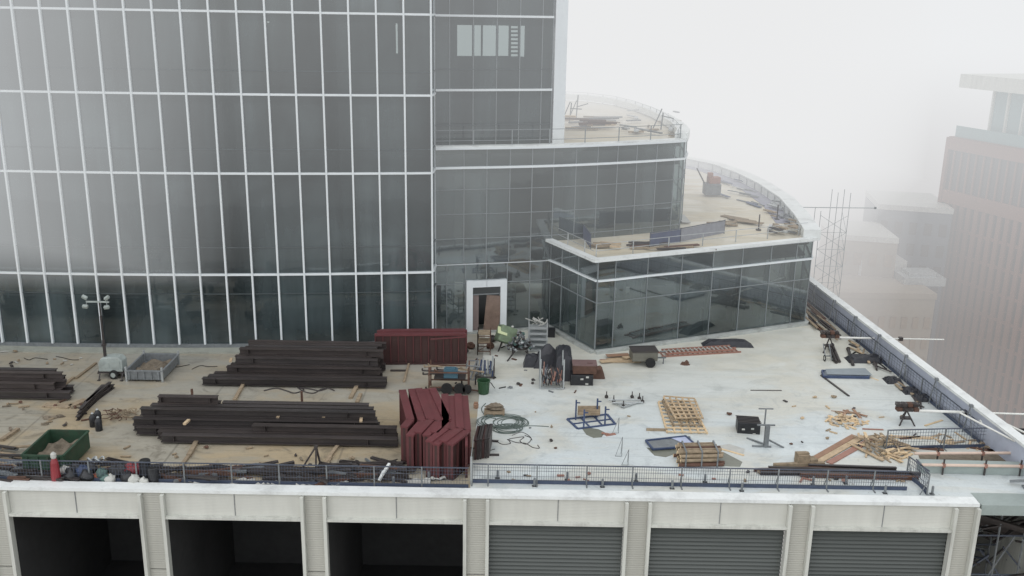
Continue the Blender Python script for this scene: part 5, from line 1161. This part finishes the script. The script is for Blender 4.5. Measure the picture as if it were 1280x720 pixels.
roofscrap(895, 950, 222, 258, 16, ZR, 'scaffold tube laid along the far curve of the low roof', 'tubes along the far curve of the low roof', [m_galvd, m_blue, m_galv], (1.0, 2.4), 1.9, 2.3, .05, .15)
q = P(889, 245, ZR); t = thing('spreader_machine', q, 'small red and grey machine standing on the hazy far part of the low roof', 'machine')
MB().box(q+up3*.6, (1.3, 1.0, .9)).build('body', m_galvd, t, bevel=.05); MB().box(q+Vector((.1, 0, 1.3)), (.9, .7, .5), .2).box(q+Vector((-.2, 0, 1.7)), (.4, .4, .35)).build('engine_cover', m_lad, t)
MB().bar(q+Vector((-.6, 0, 1)), q+Vector((-1.3, 0, 2.2)), .1).build('handle', m_steel, t)
for px, py in ((928, 268), (951, 255)):
    q = P(px+20, py+20, ZR); 
    one(MB().bar(q, q+up3*1.1, .07).box(q+up3*.05, (.3, .3, .08)), 'roof_bollard', m_steel, 'thin upright post %s the curved scrap heap on the low roof' % ('left of' if px < 940 else 'inside'), 'post')
one(MB().bar(P(850, 272, ZR)+up3*.2, P(858, 280, ZR)+up3*.1, .6, .06), 'white_board', m_sheet, 'white board leaning at the corner where the middle block meets the low roof', 'board')
# upper roof
roofscrap(708, 760, 150, 163, 26, ZU, 'hazy timber piece in the heap beside the wing on the upper roof', 'timber heap beside the wing on the upper roof', [m_timberd, m_timber, m_rust, m_galvd], (.8, 2.6), -.4, .6, .12, .5)
roofscrap(775, 850, 140, 172, 22, ZU, 'hazy scaffold piece lying inside the upper roof curve', 'pieces inside the upper roof curve', [m_galvd, m_timberd, m_galv], (.6, 2.2), .2, 2.2, .1, .4)
for i, (px, py, s_) in enumerate(((712, 152, .6), (720, 150, .8), (826, 162, .5))):
    q = P(px, py, ZU); one(MB().bar(q, q+Vector((.1, 0, 2.4*s_)), .09).bar(q+up3*1.0, q+Vector((.9, 0, 1.6*s_)), .07).bar(q+Vector((-.6, 0, 0)), q+up3*1.5, .07), 'derrick_prop', m_galvd, ['small leaning derrick beside the white corner pier', 'tallest leaning derrick right of the corner pier', 'low bent frame at the right of the upper roof'][i], 'derrick')

# ------------------------------------------------------------------ distant buildings in the fog
def block(name, label, poly, z0, z1, m, bands=(), parapet=.8, rm=None, cat='building'):
    c = sum((Vector((q[0], q[1], 0)) for q in poly), Vector())/len(poly); t = thing(name, (c.x, c.y, z0), label, cat)
    MB().prism(poly, z0, z1).build('wall', m, t)
    MB().prism([(c.x+(q[0]-c.x)*1.015, c.y+(q[1]-c.y)*1.015) for q in poly], z1, z1+parapet).build('roof', rm or m, t); return t
# pink precast tower
F0, F1 = P(1187, 171, 2), P(1284, 188, 2); fd = (F1-F0).normalized(); fn = Vector((fd.y, -fd.x, 0)); fn = -fn if fn.x > 0 else fn
F1 = F0+fd*46; bkv = -fn*26; poly = [(F0.x, F0.y), (F1.x, F1.y), ((F1+bkv).x, (F1+bkv).y), ((F0+bkv).x, (F0+bkv).y)]
t = thing('stone_tower', ((F0+F1)/2+bkv/2).to_tuple()[:2]+(-62,), 'pinkish ribbed stone tower with a glazed penthouse fading into fog on the right', 'building')
MB().prism(poly, -62, 1.4).build('wall', m_winD, t)
def strip(u0, u1, z0, z1, o, m, name):
    a, b2 = F0+fd*u0+fn*o, F0+fd*u1+fn*o; MB().prism([(a.x, a.y), (b2.x, b2.y), ((b2-fn*(o+.05)).x, (b2-fn*(o+.05)).y), ((a-fn*(o+.05)).x, (a-fn*(o+.05)).y)], z0, z1).build(name, m, t)
u = 0; k = 0
while u < 45:
    strip(u, u+.75, -62, -7.6, .35, m_stone, 'rib'); 
    strip(u, u+.3, -6.2, .4, .2, m_stone, 'rib')
    u += 1.5; k += 1
strip(-.05, 46, .2, 2.0, .5, m_stone, 'cornice'); strip(-.05, 46, -8.0, -6.0, .42, m_stone, 'string_course')
strip(-.05, .6, -62, 1.9, .52, m_stone, 'corner_pier')
# narrow end face toward the far left
ef = MB()
for k in range(8):
    a = F0+bkv*(k/8+.02)-fd*.15; b2 = F0+bkv*(k/8+.07)-fd*.15; ef.prism([(a.x, a.y), (b2.x, b2.y), ((b2+fd*.2).x, (b2+fd*.2).y), ((a+fd*.2).x, (a+fd*.2).y)], -62, 1.5)
ef.build('end_rib', m_stone, t)
z = -12
while z > -60: strip(0, 46, z, z+.5, .1, m_stone, 'floor_band'); z -= 3.8
MB().prism([(q[0]*.999, q[1]) for q in poly], 1.45, 2.1).build('roof', m_stone, t)
a, b2 = F0+fd*.5+fn*-.6, F0+fd*45+fn*-.6; MB().bar(a+up3*.95, b2+up3*.95, .08, 1.7).build('terrace_screen', m_teal2, t)
pa = F0+fd*4+bkv*.2; pbx = [F0+fd*5+bkv*.1, F0+fd*40+bkv*.1, F0+fd*40+bkv*.8, F0+fd*5+bkv*.8]
MB().prism([(q.x, q.y) for q in pbx], 2.1, 9.6).build('penthouse', m_teal2, t)
for k in range(12):
    q = pbx[0].lerp(pbx[1], k/12); MB().box((q.x, q.y, 5.8), (.45, .45, 7.5)).build('penthouse_fin', m_trim, t)
cv = [F0+fd*1+bkv*-.02, F0+fd*46+bkv*-.02, F0+fd*46+bkv*.9, F0+fd*1+bkv*.9]
MB().prism([(q.x, q.y) for q in cv], 9.6, 11.6).build('canopy', m_trim, t)
# smaller blocks
def facade_windows(t, a, b2, z0, z1, nx_, nz_, m=m_winF, o=.1):
    a, b2 = Vector(a), Vector(b2); d = b2-a; nr = Vector((d.y, -d.x, 0)).normalized()*-1
    if nr.y > 0: nr = -nr
    for k in range(nz_):
        for i in range(nx_):
            q = a+d*((i+.5)/nx_)+nr*o; z = z0+(z1-z0)*(k+.5)/nz_; MB().box((q.x, q.y, z), (d.length/nx_*.5, .15, (z1-z0)/nz_*.55), math.atan2(d.y, d.x)).build('window', m, t)
zb = -18.0
a, b2 = P(1050, 372, zb), P(1162, 372, zb)
t = block('beige_building', 'wide low beige building with a flat cluttered roof below the pink tower', [(a.x-1, a.y), (b2.x+.5, a.y), (b2.x+.5, a.y+20), (a.x-1, a.y+20)], -62, zb, m_beige)
facade_windows(t, (a.x-1, a.y, 0), (b2.x+.5, a.y, 0), -38, zb-2, 9, 6)
MB().box((a.x+9, a.y+12, zb+1.6), (7, 6, 3)).build('plant_room', m_sheet, t); MB().box((a.x+13.5, a.y+7, zb+1.2), (6, 5, 1.2)).box((a.x+13.5, a.y+7, zb+2.0), (4, 3, .6)).build('roof_unit', m_galv, t)
q = P(1082, 300, -12); t = block('beige_building', 'small square beige building block with a pale roof deeper in the fog', [(q.x-4.2, q.y), (q.x+4, q.y-2), (q.x+5, q.y+9), (q.x-3.2, q.y+11)], -62, -12, m_beige, rm=m_sheet)
facade_windows(t, (q.x-4.2, q.y, 0), (q.x+4, q.y-2, 0), -40, -13, 4, 8)
q = P(1140, 262, -9); t = block('slate_building', 'slim slate grey building beside the pink tower, half lost in fog', [(q.x-5.2, q.y), (q.x+5, q.y-3), (q.x+7, q.y+10), (q.x-3, q.y+12)], -62, -9, m_slate, rm=m_sheet)
facade_windows(t, (q.x-5.2, q.y, 0), (q.x+5, q.y-3, 0), -40, -10, 5, 9, m_winD)

# ------------------------------------------------------------------ more small debris on the terrace
rn = random.Random(101)
def bits(x0, x1, y0, y1, n_, label, group, mats, ln=(.12, .5)):
    for k in range(n_):
        q = P(rn.uniform(x0, x1), rn.uniform(y0, y1))+up3*.05; an = rn.uniform(0, 3.14); d = Vector((math.cos(an), math.sin(an), 0))*rn.uniform(*ln)/2
        mb = MB().bar(q-d, q+d, rn.uniform(.04, .14), .05) if k % 3 else MB().blob(q+up3*.03, (rn.uniform(.12, .3), rn.uniform(.1, .25), .14), 7, 4, .4, k, .1)
        one(mb, 'debris_scrap', rn.choice(mats), label, 'debris scrap', group)
bits(0, 120, 500, 545, 22, 'tiny dark scrap lying on the deck between the left stack and the skip', 'tiny scraps between the left stack and the skip', [m_steel, m_rust, m_timberd, m_rubble])
bits(110, 560, 560, 582, 18, 'tiny scrap on the tan strip between the middle stack and the barriers', 'tiny scraps before the middle stack', [m_steel, m_timberd, m_rust, m_rubble])
bits(0, 110, 440, 460, 12, 'tiny scrap on the deck at the foot of the tower left of the lighting tower', 'tiny scraps left of the lighting tower', [m_steel, m_timberd, m_sheet])
bits(560, 720, 430, 500, 34, 'tiny dark scrap around the doorway clutter', 'tiny scraps around the doorway clutter', [m_steel, m_rust, m_rubber, m_galvd])
bits(620, 1000, 500, 578, 12, 'tiny scrap scattered on the open pale deck', 'tiny scraps on the open pale deck', [m_steel, m_timberd, m_rust, m_galvd], (.06, .2))
bits(980, 1150, 480, 560, 24, 'tiny wood scrap around the offcut heaps', 'tiny scraps around the offcut heaps', [m_timber, m_timberd, m_steel], (.1, .4))
bits(600, 1150, 590, 603, 26, 'tiny scrap caught behind the right barriers', 'tiny scraps behind the right barriers', [m_steel, m_timberd, m_lad], (.1, .5))
for k in range(9):
    px, py = [(30, 448), (70, 446), (210, 455), (240, 462), (535, 470), (548, 462), (520, 540), (585, 560), (470, 575)][k]
    hose('cable', [(px, py), (px+rn.uniform(6, 12), py+rn.uniform(-5, 5)), (px+rn.uniform(14, 22), py+rn.uniform(-4, 6)), (px+rn.uniform(24, 34), py+rn.uniform(-5, 5))], .018, m_rubber, 'thin black cable offcut lying loose on the tan terrace', 'cable', sub=5, group='loose cable offcuts on the tan terrace')
for k, (px, py) in enumerate(((290, 470), (330, 468), (380, 466), (430, 468), (300, 533), (350, 540), (407, 540), (452, 545), (235, 548), (40, 486))):
    q = P(px, py)+up3*(.95 if 460 < py < 475 else .85); one(MB().box(q, (.14, .5, .09), rn.uniform(-.2, .2)), 'timber_spacer', m_timber, 'short pale timber spacer wedged on top of a beam stack', 'spacer', 'timber spacers on the beam stacks')
